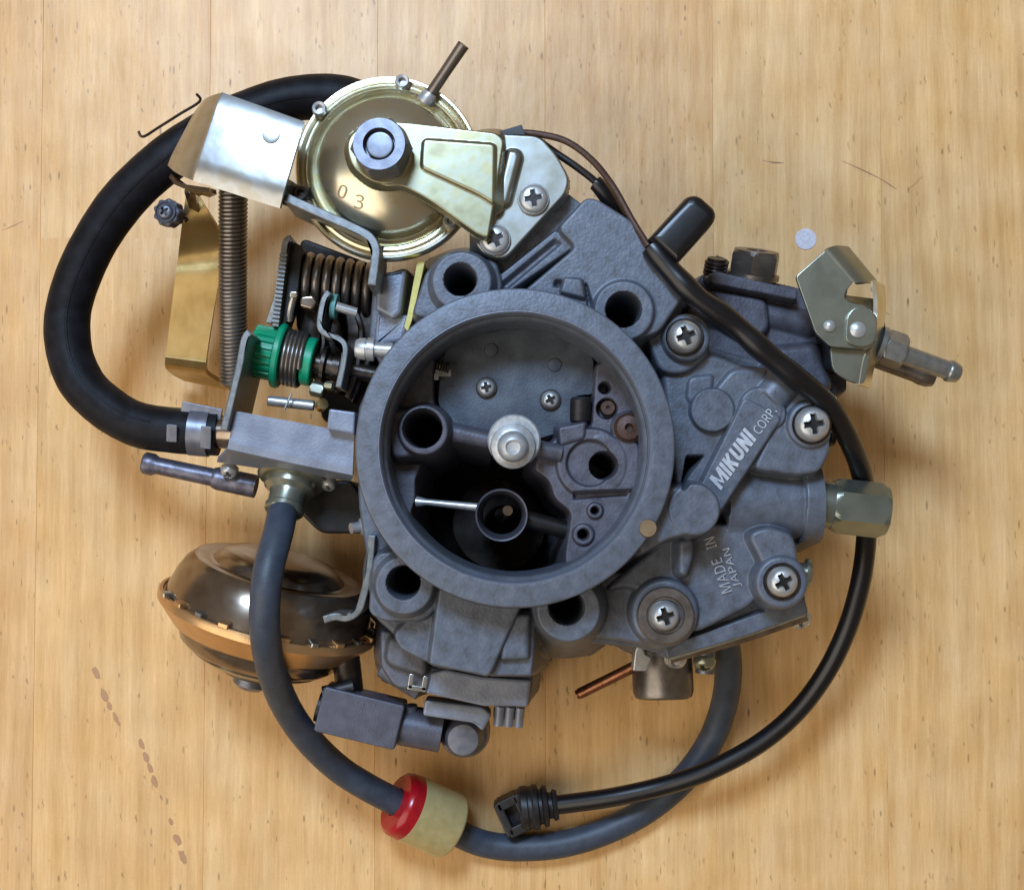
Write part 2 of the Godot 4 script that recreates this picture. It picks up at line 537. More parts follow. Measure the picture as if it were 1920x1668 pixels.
func make_materials() -> void:
	var cast_bump := bump_tex(5, 0.06, 5.0, 5)
	var wave := bump_tex(8, 0.012, 3.0, 3)
	var fine := bump_tex(9, 0.09, 3.0, 4)
	surf("zinc", [c(82, 85, 92), c(89, 95, 106), c(92, 99, 111), c(95, 102, 114), c(103, 108, 118)], 0.18, 0.45, 48.0, 0.018, cast_bump, 0.14)
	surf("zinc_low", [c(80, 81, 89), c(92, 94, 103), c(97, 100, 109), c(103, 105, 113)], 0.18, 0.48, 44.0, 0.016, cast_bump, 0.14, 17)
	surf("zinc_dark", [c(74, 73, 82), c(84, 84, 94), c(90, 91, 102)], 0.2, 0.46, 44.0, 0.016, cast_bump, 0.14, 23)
	surf("machined", [c(120, 126, 142), c(130, 137, 152), c(138, 145, 160)], 0.3, 0.4, 60.0, 0.012, fine, 0.12, 31)
	surf("plate", [c(66, 72, 82), c(76, 83, 93), c(86, 93, 102)], 0.4, 0.44, 55.0, 0.01, fine, 0.1, 37)
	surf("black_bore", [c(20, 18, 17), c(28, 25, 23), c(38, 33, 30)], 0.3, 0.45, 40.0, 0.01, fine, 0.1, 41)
	surf("gold_plate", [c(196, 188, 160), c(210, 203, 176), c(206, 206, 192), c(212, 203, 170), c(202, 188, 172)], 0.95, 0.25, 70.0, 0.008, wave, 0.045, 43)
	surf("silver_plate", [c(150, 146, 136), c(162, 162, 158), c(168, 171, 172), c(156, 153, 142)], 0.9, 0.25, 70.0, 0.008, wave, 0.09, 47)
	surf("brown_plate", [c(126, 110, 94), c(142, 127, 112), c(154, 142, 128), c(134, 116, 100)], 0.95, 0.21, 70.0, 0.008, wave, 0.08, 53)
	surf("brass", [c(160, 134, 84), c(170, 144, 94), c(176, 152, 104)], 0.9, 0.36, 60.0, 0.008, wave, 0.15, 59)
	surf("green_brass", [c(142, 146, 132), c(154, 158, 144), c(160, 163, 148)], 0.85, 0.3, 60.0, 0.009, wave, 0.08, 61)
	surf("olive_plate", [c(124, 130, 120), c(134, 141, 131), c(140, 146, 134)], 0.8, 0.3, 60.0, 0.009, wave, 0.08, 62)
	surf("dirty_steel", [c(74, 70, 76), c(92, 90, 101), c(104, 102, 113), c(116, 115, 126)], 0.6, 0.4, 40.0, 0.02, fine, 0.15, 64)
	surf("varnish_brown", [c(14, 9, 6), c(26, 18, 12), c(40, 28, 19)], 0.0, 0.4, 30.0, 0.014, fine, 0.1, 63)
	M.varnish_brown.metallic_specular = 0.2
	surf("worn_steel", [c(112, 104, 98), c(126, 119, 113), c(138, 132, 126)], 0.85, 0.34, 40.0, 0.012, fine, 0.1, 65)
	surf("steel", [c(172, 174, 176), c(186, 188, 188), c(194, 195, 194)], 0.6, 0.36, 25.0, 0.014, fine, 0.1, 67)
	surf("dark_steel", [c(54, 48, 44), c(68, 62, 58), c(82, 76, 72)], 0.85, 0.36, 30.0, 0.012, fine, 0.1, 71)
	surf("nut_steel", [c(104, 107, 118), c(116, 119, 130), c(126, 129, 138)], 0.6, 0.38, 30.0, 0.012, fine, 0.1, 73)
	surf("alum", [c(168, 172, 174), c(184, 187, 188), c(196, 198, 198)], 0.5, 0.42, 18.0, 0.014, fine, 0.2, 75)
	surf("shade_black", [c(10, 9, 9), c(20, 17, 15)], 0.0, 0.5, 30.0, 0.012, fine, 0.1, 76)  # near-black colour standing for shade deep in holes and barrels

	M.shade_black.metallic_specular = 0.12
	surf("edge_steel", [c(108, 110, 110), c(120, 123, 123), c(130, 132, 130)], 0.6, 0.42, 30.0, 0.014, fine, 0.15, 74)
	surf("bronze", [c(132, 110, 82), c(146, 124, 94)], 0.5, 0.45, 20.0, 0.014, fine, 0.1, 78)
	surf("pipe_steel", [c(132, 135, 133), c(148, 151, 149), c(158, 160, 157)], 0.75, 0.3, 30.0, 0.014, fine, 0.1, 77)
	surf("copper", [c(120, 76, 52), c(150, 102, 74), c(134, 92, 70)], 0.9, 0.35, 20.0, 0.014, fine, 0.09, 79)
	surf("rubber", [c(13, 13, 16), c(20, 20, 25), c(29, 29, 35)], 0.0, 0.52, 45.0, 0.012, fine, 0.12, 83)
	surf("blue_rubber", [c(48, 56, 68), c(56, 65, 78), c(63, 72, 86)], 0.0, 0.5, 45.0, 0.012, fine, 0.2, 89)
	surf("sleeve", [c(12, 12, 14), c(18, 18, 22)], 0.0, 0.33, 40.0, 0.012, wave, 0.05, 97)
	surf("black_plastic", [c(20, 19, 21), c(34, 32, 34)], 0.0, 0.45, 20.0, 0.014, fine, 0.12, 101)
	surf("violet_plastic", [c(72, 73, 84), c(86, 87, 100)], 0.1, 0.42, 40.0, 0.012, fine, 0.25, 103)
	surf("green_nylon", [c(0, 146, 104), c(4, 160, 116)], 0.0, 0.42, 20.0, 0.014, fine, 0.09, 107)
	surf("teal", [c(92, 150, 146)], 0.0, 0.5, 20.0, 0.014)
	surf("red_cap", [c(150, 14, 26), c(172, 20, 32)], 0.0, 0.24, 20.0, 0.014, wave, 0.05, 109)
	surf("cream", [c(166, 152, 104), c(184, 170, 122)], 0.0, 0.26, 30.0, 0.012, wave, 0.05, 113)
	M.rubber.metallic_specular = 0.3
	M.cream.subsurf_scatter_enabled = true
	M.cream.subsurf_scatter_strength = 0.15
	surf("paper", [c(206, 204, 212), c(226, 224, 232)], 0.0, 0.8, 20.0, 0.02, fine, 0.09, 127)
	surf("gasket", [c(196, 186, 104), c(210, 202, 124)], 0.0, 0.6, 20.0, 0.014, fine, 0.1, 131)
	surf("pale_gasket", [c(132, 134, 122), c(152, 152, 134)], 0.1, 0.6, 20.0, 0.014, fine, 0.1, 132)
	surf("letter", [c(176, 182, 192), c(204, 208, 216)], 0.3, 0.45, 20.0, 0.014)
	surf("worn_letter", [c(168, 174, 184), c(196, 200, 210)], 0.6, 0.4, 20.0, 0.014)
	surf("stamp", [c(138, 128, 100)], 0.8, 0.4, 20.0, 0.014)
	surf("faint_print", [c(112, 110, 124)], 0.1, 0.5, 20.0, 0.014)
	surf("rust", [c(62, 42, 34), c(84, 60, 48)], 0.3, 0.5, 16.0, 0.02, fine, 0.2, 137)
	surf("ink", [c(168, 124, 88), c(198, 152, 108)], 0.0, 0.5, 6.0, 0.03, null, 0.0, 139)
	surf("strap_gold", [c(138, 132, 104), c(150, 146, 116), c(150, 150, 130), c(154, 146, 112)], 0.85, 0.33, 60.0, 0.009, wave, 0.05, 45)
	surf("strap_silver", [c(138, 136, 124), c(150, 150, 142), c(156, 158, 154)], 0.85, 0.33, 60.0, 0.009, wave, 0.06, 46)
	surf("reflected_tan", [c(196, 158, 112), c(212, 174, 128)], 0.85, 0.33, 40.0, 0.012, fine, 0.1, 48)  # tan of the reflected table put into the band colour
	var wt := ImageTexture.create_from_image(wood_image())
	for k in 5:
		var m := StandardMaterial3D.new()
		m.albedo_texture = wt
		m.albedo_color = [Color(1, 1, 1), Color(0.97, 0.945, 0.92), Color(1, 0.993, 0.975), Color(0.985, 0.97, 0.94), Color(1, 0.985, 0.98)][k]
		m.roughness = 0.42
		m.normal_enabled = true
		m.normal_texture = fine
		m.normal_scale = 0.06
		M["wood%d" % k] = m

# ---------------------------------------------------------------- the table
func plank(x0: float, x1: float, z0: float, z1: float, off: Vector2, mat: Material, parent: Node) -> MeshInstance3D:
	var b := 0.00012
	var lv := [[b, 0.0], [0.0, -b], [0.0, -0.022]]
	var st := SurfaceTool.new()
	st.begin(Mesh.PRIMITIVE_TRIANGLES)
	st.set_smooth_group(-1)
	var q := func(p: Array):
		for i in [0, 1, 2, 0, 2, 3]:
			st.set_uv(Vector2((p[i].x - x0) / 0.17 + off.x, (p[i].z + p[i].y) / 0.68 + off.y))
			st.add_vertex(p[i])
	var ring := func(l: Array) -> Array: return [Vector3(x0 + l[0], l[1], z0 + l[0]), Vector3(x1 - l[0], l[1], z0 + l[0]), Vector3(x1 - l[0], l[1], z1 - l[0]), Vector3(x0 + l[0], l[1], z1 - l[0])]
	q.call(ring.call(lv[0]))
	for i in 2:
		var a: Array = ring.call(lv[i])
		var d: Array = ring.call(lv[i + 1])
		for k in 4: q.call([a[k], d[k], d[(k + 1) % 4], a[(k + 1) % 4]])
	var u: Array = ring.call(lv[2])
	u.reverse()
	q.call(u)
	st.generate_normals()
	st.generate_tangents()
	return place("plank", st.commit(), mat, parent)
func make_table() -> void:
	var t := Node3D.new()
	t.name = "table_top"
	add_child(t)
	tag(t, "varnished pale wooden table top of glued planks", "table", "structure")
	var xs := []
	var first := P2(-523 - 318 * 5, 0, 0).x
	for i in 21: xs.append(first + i * U(0) * 318.0)
	for i in xs.size() - 1:
		var cuts := [-0.60, 0.60]
		match i:
			10: cuts = [-0.60, P2(0, 1130, 0).y, 0.60]
		for k in cuts.size() - 1:
			var tone: int = [0, 2, 4, 0, 4, 2, 1, 3, 2, 3, 1, 0][(i + k * 3) % 12]
			var pl := plank(xs[i], xs[i + 1] - 0.00002, cuts[k], cuts[k + 1] - 0.00002, Vector2(rng.randf_range(0.0, 0.62), rng.randf()), M["wood%d" % tone], t)
			pl.set_meta("column", i)
	# a row of smudged ink-like marks on the left plank
	var host := plank_at(t, 260)
	for m in [[180, 1262, 9, 16], [195, 1302, 8, 16], [205, 1324, 6, 10], [216, 1345, 6, 12], [222, 1356, 4, 6], [265, 1395, 6, 13], [273, 1420, 7, 14], [281, 1440, 6, 12], [289, 1465, 7, 15], [302, 1495, 3, 7], [320, 1540, 5, 8], [332, 1574, 8, 14], [342, 1606, 9, 17]]:
		var poly := PackedVector2Array()
		for j in 14:
			var a := TAU * j / 14
			var r := rng.randf_range(0.75, 1.15)
			poly.append(P2(m[0] + cos(a) * m[2] * r * 0.8 + sin(a) * m[3] * 0.25, m[1] + sin(a) * m[3] * r * 0.8, 0))
		var mb := MB.new()
		mb.prism(poly, 0.00001, 0.00006)
		build("stain", mb, M.ink, host)

	# fine scratches in the varnish on the right
	for m in [[1500, [[1580, 302], [1622, 320], [1660, 340], [1682, 355]]], [1500, [[1600, 560], [1640, 572], [1668, 590]]], [1500, [[1430, 300], [1452, 306], [1470, 305]]], [1800, [[1730, 330], [1716, 345], [1706, 352]]], [20, [[2, 432], [24, 424], [44, 414]]]]:
		var pts := []
		for q in m[1]: pts.append(P2(q[0], q[1], 0))
		var sb := MB.new()
		sb.prism(thick(PackedVector2Array(smooth(pts, 6)), 1.5 * U(0)), 0.00001, 0.00004)
		build("scratch", sb, M.ink, plank_at(t, m[0]))

func plank_at(t: Node, x: float) -> Node:
	var k := int((x + 523.0 + 318.0 * 5.0) / 318.0)
	var best: Node = t.get_child(0)
	for o in t.get_children():
		if o.has_meta("column") and o.get_meta("column") == k: best = o
	return best
func make_light() -> void:
	var cam := Camera3D.new()
	cam.name = "camera"
	cam.position = CAM
	cam.rotation.x = -deg_to_rad(90.0 - TILT)
	cam.fov = rad_to_deg(2.0 * atan(834.0 / FOC))
	cam.near = 0.02
	cam.far = 20.0
	add_child(cam)
	cam.current = true
	var e := Environment.new()
	e.background_mode = Environment.BG_COLOR
	e.background_color = Color(0.50, 0.45, 0.39)
	e.background_energy_multiplier = 1.0
	e.tonemap_mode = Environment.TONE_MAPPER_LINEAR
	e.tonemap_exposure = 1.0
	e.sdfgi_enabled = true
	e.ssao_enabled = true
	e.ssil_enabled = true
	var w := WorldEnvironment.new()
	w.name = "environment"
	w.environment = e
	add_child(w)
	lamp("ceiling_lamp", Vector3(-0.20, 1.05, -0.56), Vector3(0.0, 0.05, 0.0), Vector2(0.25, 0.25), Color(0.74, 0.86, 1.0), 1.32)
	lamp("room_glow", Vector3(-1.0, 1.25, 0.55), Vector3(0.0, 0.05, 0.0), Vector2(1.6, 1.4), Color(1.0, 0.96, 0.90), 1.7)
func lamp(called: String, at: Vector3, to: Vector3, size: Vector2, col: Color, energy: float) -> void:
	var l := AreaLight3D.new()
	l.name = called
	l.position = at
	l.area_size = size
	l.light_color = col
	l.light_energy = energy
	l.shadow_enabled = true
	add_child(l)
	l.look_at(to, Vector3(0, 0, -1))

# ---------------------------------------------------------------- the carburettor
func part(called: String, mb: MB, mat: String, parent: Node = null, angle := 38.0) -> MeshInstance3D:
	return build(called, mb, M[mat], parent if parent else carb, angle)
func screw(at: Array, r_px: float, turn: float, parent: Node, mat := "steel", washer_px := 0.0, tall := 0.55, lean := Vector3.UP, washer_mat := "dark_steel") -> void:   # at: [x, y, mm] of the seat
	var u := U(at[2])
	var xf := axis(P(at[0], at[1], at[2]), lean)
	var y := 0.0
	if washer_px > 0.0:
		var w := MB.new()
		var R := washer_px * u
		w.lathe([[0, -0.002], [R, -0.002], [R, 0.0007], [R * 0.95, 0.0011], [0.0, 0.0011]], xf, 36)
		part("washer", w, washer_mat, parent)
		y = 0.0011
	var mb := MB.new()
	mb.screw_head(xf.translated_local(Vector3(0, y, 0)), r_px * u, r_px * u * tall, turn)
	part("screw", mb, mat, parent, 30.0)
	recess(xf.translated_local(Vector3(0, y, 0)), r_px * u, r_px * u * tall, turn, parent)
func recess(xf: Transform3D, r: float, h: float, turn: float, parent: Node) -> void:   # dark insert in the cross slot: grime, and depth shade put in as colour
	var o := PackedVector2Array()
	for k in 4:
		for q in [[0.60, -0.16], [0.60, 0.16], [0.24, 0.24]]: o.append(Vector2(q[0], q[1]).rotated(k * PI * 0.5 - turn) * r)
	var mb := MB.new()
	mb.prism(o, h * 0.1, h * 0.52, 0.0, xf)
	part("recess", mb, "black_bore", parent)
func lettering(text: String, at: Vector3, dir_deg: float, width: float, height: float, depth: float, mat: String, parent: Node, normal := Vector3.UP) -> void:   # centred on a point, width by height
	var tm := TextMesh.new()
	var f := SystemFont.new()
	f.font_names = PackedStringArray(["Droid Sans"])
	tm.font = f
	tm.text = text
	tm.font_size = 64
	tm.pixel_size = 0.0001
	tm.depth = depth
	tm.curve_step = 2.0
	var box := tm.get_aabb()
	var o := place("lettering", tm, M[mat], parent)
	var a := deg_to_rad(dir_deg)
	var n := normal.normalized()
	var rt := Vector3(cos(a), 0, sin(a))
	rt = (rt - n * n.dot(rt)).normalized()
	var up := n.cross(rt)
	var b := Basis(rt * (width / box.size.x), up * (height / box.size.y), n)
	o.transform = Transform3D(b, at - b * Vector3(box.get_center().x, box.get_center().y, 0.0))
func block_letters(at: Vector3, dir_deg: float, width: float, height: float, depth: float, mat: String, parent: Node) -> void:   # the maker's heavy slanted capitals
	var w := 0.235
	var glyphs := [["M", 1.0, [[[0.13, 0], [0.13, 1]], [[0.87, 0], [0.87, 1]], [[0.15, 0.98], [0.5, 0.18], [0.85, 0.98]]]], ["I", 0.27, [[[0.135, 0], [0.135, 1]]]], ["K", 0.70, [[[0.135, 0], [0.135, 1]], [[0.16, 0.40], [0.58, 1.0]], [[0.30, 0.58], [0.58, 0.0]]]], ["U", 0.72, [[[0.135, 1], [0.135, 0.28], [0.20, 0.16], [0.36, 0.125], [0.52, 0.16], [0.585, 0.28], [0.585, 1]]]], ["N", 0.74, [[[0.135, 0], [0.135, 1]], [[0.605, 0], [0.605, 1]], [[0.13, 0.96], [0.61, 0.04]]]], ["I", 0.27, [[[0.135, 0], [0.135, 1]]]]]
	var total := -0.06
	for g in glyphs: total += g[1] + 0.06
	var a := deg_to_rad(dir_deg)
	var rt := Vector3(cos(a), 0, sin(a)) * (width / total)
	var up := Vector3(sin(a), 0, -cos(a)) * height + Vector3(cos(a), 0, sin(a)) * height * 0.2
	var xf := Transform3D(Basis(rt, Vector3.UP, -up), at)
	var x := -total * 0.5
	for g in glyphs:
		var mb := MB.new()
		for line in g[2]:
			var pl := PackedVector2Array()
			for q in line: pl.append(Vector2(x + q[0], -(q[1] - 0.5)))
			mb.prism(thick(pl, w), 0.0, depth * (1.0 + 0.02 * mb.v.size() / 8.0), 0.0, xf)
		part("letter", mb, mat, parent)
		x += g[1] + 0.06

func make_carburettor() -> void:
	carb = Node3D.new()
	carb.name = "carburettor"
	add_child(carb)
	tag(carb, "grey cast metal carburettor with hoses, springs and gold vacuum capsule on the wooden table", "carburettor")
	make_cover()
	make_throat()
	make_lower()
	make_capsule()
	make_left()
	make_right()
	make_hoses()

func make_cover() -> void:
	var u := U(98)
	var r := Relief.new(P2(655, 330, 98), P2(1575, 1300, 98), 0.00032, 0.030)
	var ring := P2(966, 838, 105)
	var ur := U(105)
	# flange round the intake
	r.disc(ring, 301 * ur, 103.6, 1.2, 12.0)
	# upper right plate, its step and rails
	r.block(rounded(pp([[905, 470], [1060, 352], [1112, 392], [1040, 470], [955, 540], [890, 540]], 90), 0.002), 86.5, 0.8, 12.0)
	r.block(rounded(pp([[1098, 370], [1120, 372], [1188, 415], [1290, 545], [1236, 622], [1190, 640], [1090, 600], [1000, 580], [940, 580], [1080, 462], [1045, 428]], 95), 0.0022, 5), 95, 0.9, 10.8)
	r.block(rounded(pp([[1042, 432], [1080, 462], [955, 548], [920, 530]], 90), 0.0008), 91.2, 0.6, 9.0, 0.6)
	r.pit(rounded(pp([[1040, 446], [1056, 456], [950, 545], [932, 535]], 91), 0.0006), 91.4, 88.6, 3.0)
	r.pit(rounded(pp([[1039, 522], [1060, 524], [1058, 538], [1036, 540]], 95), 0.001), 95.4, 92.5, 3.0)
	r.block(rounded(pp([[1058, 519], [1092, 522], [1098, 560], [1050, 548]], 97), 0.0008), 97.2, 0.8, 7.2)
	r.pit(rounded(pp([[1094, 526], [1104, 530], [1116, 575], [1112, 620], [1100, 612], [1100, 575]], 96), 0.0006), 96.5, 92.0, 5.0)
	# bolt bosses
	for b in [[866, 527, 57, 99.5, 863, 523, 31], [1170, 582, 57, 97.2, 1170, 579, 34], [758, 1097, 55, 92.0, 756, 1092, 32], [1066, 1143, 60, 91.0, 1063, 1138, 34]]:
		var mid := P2(b[0], b[1], b[3])
		r.disc(mid, (b[2] + 6) * U(b[3]), b[3] - 3.2, 1.0, 5.0, 2.2)
		r.disc(mid, b[2] * U(b[3]), b[3], 0.7, 5.0, 1.4)
	# the saddle between the rear bosses and the ring
	r.block(rounded(pp([[800, 500], [930, 480], [945, 545], [820, 600], [770, 590]], 94), 0.003), 93, 1.0, 10.0)
	# front left: pad under the lower left boss and neck of the pump housing
	r.block(rounded(pp([[700, 1035], [790, 1030], [830, 1120], [800, 1165], [720, 1165], [690, 1150]], 86), 0.004), 86.5, 1.0, 14.0, 1.0)
	r.block(rounded(pp([[822, 1100], [985, 1120], [960, 1175], [917, 1270], [803, 1246]], 90), 0.0015), 89.5, 0.9, 9.0, 1.0)
	r.block(rounded(pp([[795, 1140], [830, 1130], [805, 1246], [748, 1218], [735, 1190], [760, 1165]], 82), 0.002), 80, 1.0, 10.0, 1.0)
	r.block(rounded(pp([[932, 1143], [1000, 1146], [1004, 1180], [998, 1268], [917, 1268]], 85), 0.0012), 84.5, 0.8, 8.0, 0.6)
	r.block(rounded(pp([[944, 1150], [994, 1152], [992, 1236], [938, 1238]], 88), 0.001), 88, 1.4, 5.4, 0.5)
	# right-hand bowl cover
	r.block(rounded(pp([[1200, 600], [1290, 600], [1340, 655], [1290, 700], [1240, 700]], 90), 0.004), 88.5, 1.2, 8.0, 1.4)
	r.disc(P2(1288, 632, 92), 45 * U(92), 92.0, 1.5, 9.0, 1.4)
	r.block(rounded(pp([[1240, 690], [1330, 662], [1400, 690], [1455, 690], [1540, 760], [1565, 800], [1548, 860], [1400, 880], [1270, 960]], 84), 0.004), 85.6, 1.5, 10.0, 1.5)
	r.block(rounded(pp([[1290, 706], [1340, 700], [1330, 770], [1285, 752]], 86), 0.002), 86.6, 1.2, 9.0, 1.0)          # rib by the ring
	r.block(rounded(pp([[1330, 740], [1372, 688], [1440, 690], [1438, 716], [1398, 770], [1340, 800]], 87), 0.003), 87.4, 1.6, 7.2, 1.0)
	r.disc(P2(1337, 768, 89), 41 * U(89), 88.4, 0.4, 7.2, 0.5)
	r.disc(P2(1427, 766, 89), 41 * U(89), 88.6, 0.7, 7.2, 0.5)
	r.disc(P2(1448, 775, 89), 28 * U(89), 88.2, 0.7, 7.2, 0.5)
	r.block(rounded(pp([[1398, 742], [1470, 782], [1352, 962], [1306, 926]], 91), 0.002), 89.0, 0.7, 5.4, 0.5)           # bar that carries the maker's lettering
	r.bar(P2(1440, 748, 86), P2(1490, 694, 86), 37 * U(86), 37 * U(86), 84.0, 84.0, true, 0.7)                           # screw plug boss
	r.disc(P2(1302, 955, 98), 49 * U(98), 97.9, 0.8, 10.8, 0.6)
	r.block(rounded(pp([[1200, 920], [1300, 908], [1300, 1000], [1255, 1010], [1200, 1040]], 98), 0.002), 97.4, 1.0, 10.8, 1.0)
	# block under the middle right screw, with its undercut front
	r.block(rounded(pp([[1448, 800], [1470, 770], [1572, 790], [1556, 850], [1540, 884], [1500, 892], [1410, 880]], 87), 0.003), 87.0, 1.4, 9.0, 1.0)
	r.disc(P2(1523, 795, 90), 45 * U(90), 88.6, 1.2, 7.2, 1.0)
	# fuel inlet: lying round boss and its end flange
	r.bar(P2(1360, 938, 72), P2(1510, 945, 72), 74 * U(72), 66 * U(72), 70.0, 70.5, true, 2.0)
	r.bar(P2(1498, 943, 70), P2(1557, 945, 70), 76 * U(70), 72 * U(70), 70.0, 70.0, true, 0.8)
	# bed with the country lettering, rib, and the corner tower
	r.block(rounded(pp([[1260, 1000], [1330, 980], [1400, 985], [1430, 1060], [1420, 1130], [1300, 1190], [1240, 1130], [1180, 1100], [1130, 1110]], 79), 0.004), 78.5, 1.5, 8.0, 1.6)
	r.block(rounded(pp([[1272, 1012], [1300, 1008], [1302, 1040], [1288, 1082], [1272, 1076]], 86), 0.0018), 86.0, 1.6, 5.4, 1.0)
	r.block(rounded(pp([[1402, 1000], [1440, 985], [1490, 1000], [1500, 1040], [1500, 1112], [1445, 1120], [1432, 1060]], 86), 0.003), 84.0, 1.6, 5.4, 1.2)
	r.disc(P2(1468, 1092, 87), 50 * U(87), 85.6, 1.4, 7.2, 1.4)
	# lower right boss with its collar
	r.block(rounded(pp([[1100, 1085], [1210, 1065], [1290, 1110], [1310, 1180], [1260, 1225], [1180, 1205], [1100, 1195]], 80), 0.004), 76.0, 1.5, 8.0, 2.0)
	r.disc(P2(1248, 1150, 84), 64 * U(84), 82.0, 1.6, 6.3, 1.4)
	# joint flange along the front right edge
	r.block(rounded(pp([[1245, 1212], [1330, 1182], [1508, 1118], [1517, 1150], [1400, 1192], [1250, 1236]], 74), 0.0012), 74.2, 0.5, 12.0, 0.6)
	# lower bed that carries everything
	r.block(rounded(pp([[930, 470], [1085, 372], [1150, 390], [1290, 545], [1262, 610], [1340, 650], [1420, 672], [1500, 690], [1535, 760], [1560, 800], [1550, 860], [1530, 1000], [1490, 1030], [1515, 1120], [1515, 1152], [1400, 1190], [1250, 1232], [1200, 1215], [1010, 1200], [1000, 1270], [810, 1255], [735, 1190], [690, 1150], [688, 1060], [670, 950], [668, 760], [770, 590], [800, 490]], 72), 0.004, 2), 70, 1.5, 14.0)
	# openings last
	r.pit(rounded(pp([[1284, 852], [1324, 852], [1284, 905], [1272, 918]], 84), 0.0006), 90.0, 60, 14.0, 0.8)               # dark pocket beside the bar
	for b in [[863, 523, 31, 100], [1170, 579, 34, 98], [756, 1092, 32, 93], [1063, 1138, 34, 92]]:
		r.hole(P2(b[0], b[1], b[3]), b[2] * U(b[3]), b[3] - 0.3, 34)
	r.hole(ring, 282 * ur, 125, 31, 40.0, 0.01)
	var hold := 281.0 * ur
	var o := place("cover_casting", r.mesh(ring, hold, true), M.zinc, carb)
	tag(o, "blue-grey cast cover with bolt bosses, ribs and raised lettering")
	# the round air horn
	var mb := MB.new()
	var q := Transform3D(Basis.IDENTITY, Vector3(ring.x, 0, ring.y))
	mb.lathe([[301.5 * ur, 0.096], [301.5 * ur, 0.1032], [299.5 * ur, 0.1043], [296 * ur, 0.1047], [262 * ur, 0.1050], [256 * ur, 0.1049], [253.5 * ur, 0.1041], [252.2 * ur, 0.1030], [251.5 * ur, 0.0990], [247 * ur, 0.0984], [244.5 * ur, 0.0976], [243.5 * ur, 0.096], [242.5 * ur, 0.066], [248 * ur, 0.066], [262 * ur, 0.066], [285 * ur, 0.066]], q, 160, true)
	var horn := part("air_horn", mb, "zinc", null, 34.0)
	var ed := MB.new()
	ed.lathe([[257 * ur, 0.10495], [256.4 * ur, 0.10497], [253.6 * ur, 0.1043], [252.4 * ur, 0.1030], [251.4 * ur, 0.1028], [254 * ur, 0.1026]], q, 160, true)
	part("worn_rim", ed, "machined", horn)
	var pin := MB.new()
	pin.lathe([[0, 0.1035], [17 * ur, 0.1035], [17 * ur, 0.1053], [15.5 * ur, 0.1056], [0, 0.1056]], Transform3D(Basis.IDENTITY, P(1215, 990, 105.0) * Vector3(1, 0, 1)), 28)
	part("plug", pin, "bronze", horn)
	# screws of the cover
	screw([1284, 632, 92.0], 31, 0.35, o, "steel", 36, 0.75)
	screw([1522, 796, 88.6], 33, 0.12, o, "steel", 37, 0.7)
	screw([1466, 1090, 85.6], 29, 0.5, o, "steel", 35, 0.7)
	screw([1246, 1154, 82.6], 29, 0.3, o, "steel", 0, 0.9)
	var w := MB.new()
	w.lathe([[30 * U(83), 0.0], [50 * U(83), 0.0], [54 * U(83), 0.0006], [54 * U(83), 0.0014], [51 * U(83), 0.0019], [36 * U(83), 0.0019], [34 * U(83), 0.0008], [30 * U(83), 0.0008]], axis(P(1247, 1153, 82.0), Vector3.UP), 40, true)
	part("collar", w, "worn_steel", o)
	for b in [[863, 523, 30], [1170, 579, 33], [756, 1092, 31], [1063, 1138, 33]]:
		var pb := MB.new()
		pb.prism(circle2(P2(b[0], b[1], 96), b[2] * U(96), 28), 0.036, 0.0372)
		part("bore_shade", pb, "shade_black", o)  # added black disc, painted shade at the bottom of the hole
	# lettering cast into the cover
	block_letters(P(1374, 860, 89.0), -55.0, 118 * U(90), 31 * U(90), 0.0004, "letter", o)
	lettering("CORP.", P(1434, 788, 89.2), -54.0, 56 * U(90), 18 * U(90), 0.0005, "letter", o)
	lettering("MADE", P(1353, 1079, 78.7), -108.0, 66 * U(79), 20 * U(79), 0.0010, "worn_letter", o)
	lettering("IN", P(1332, 1018, 78.7), -108.0, 21 * U(79), 20 * U(79), 0.0010, "worn_letter", o)
	lettering("JAPAN", P(1373, 1064, 78.7), -106.0, 76 * U(79), 17 * U(79), 0.0009, "worn_letter", o)

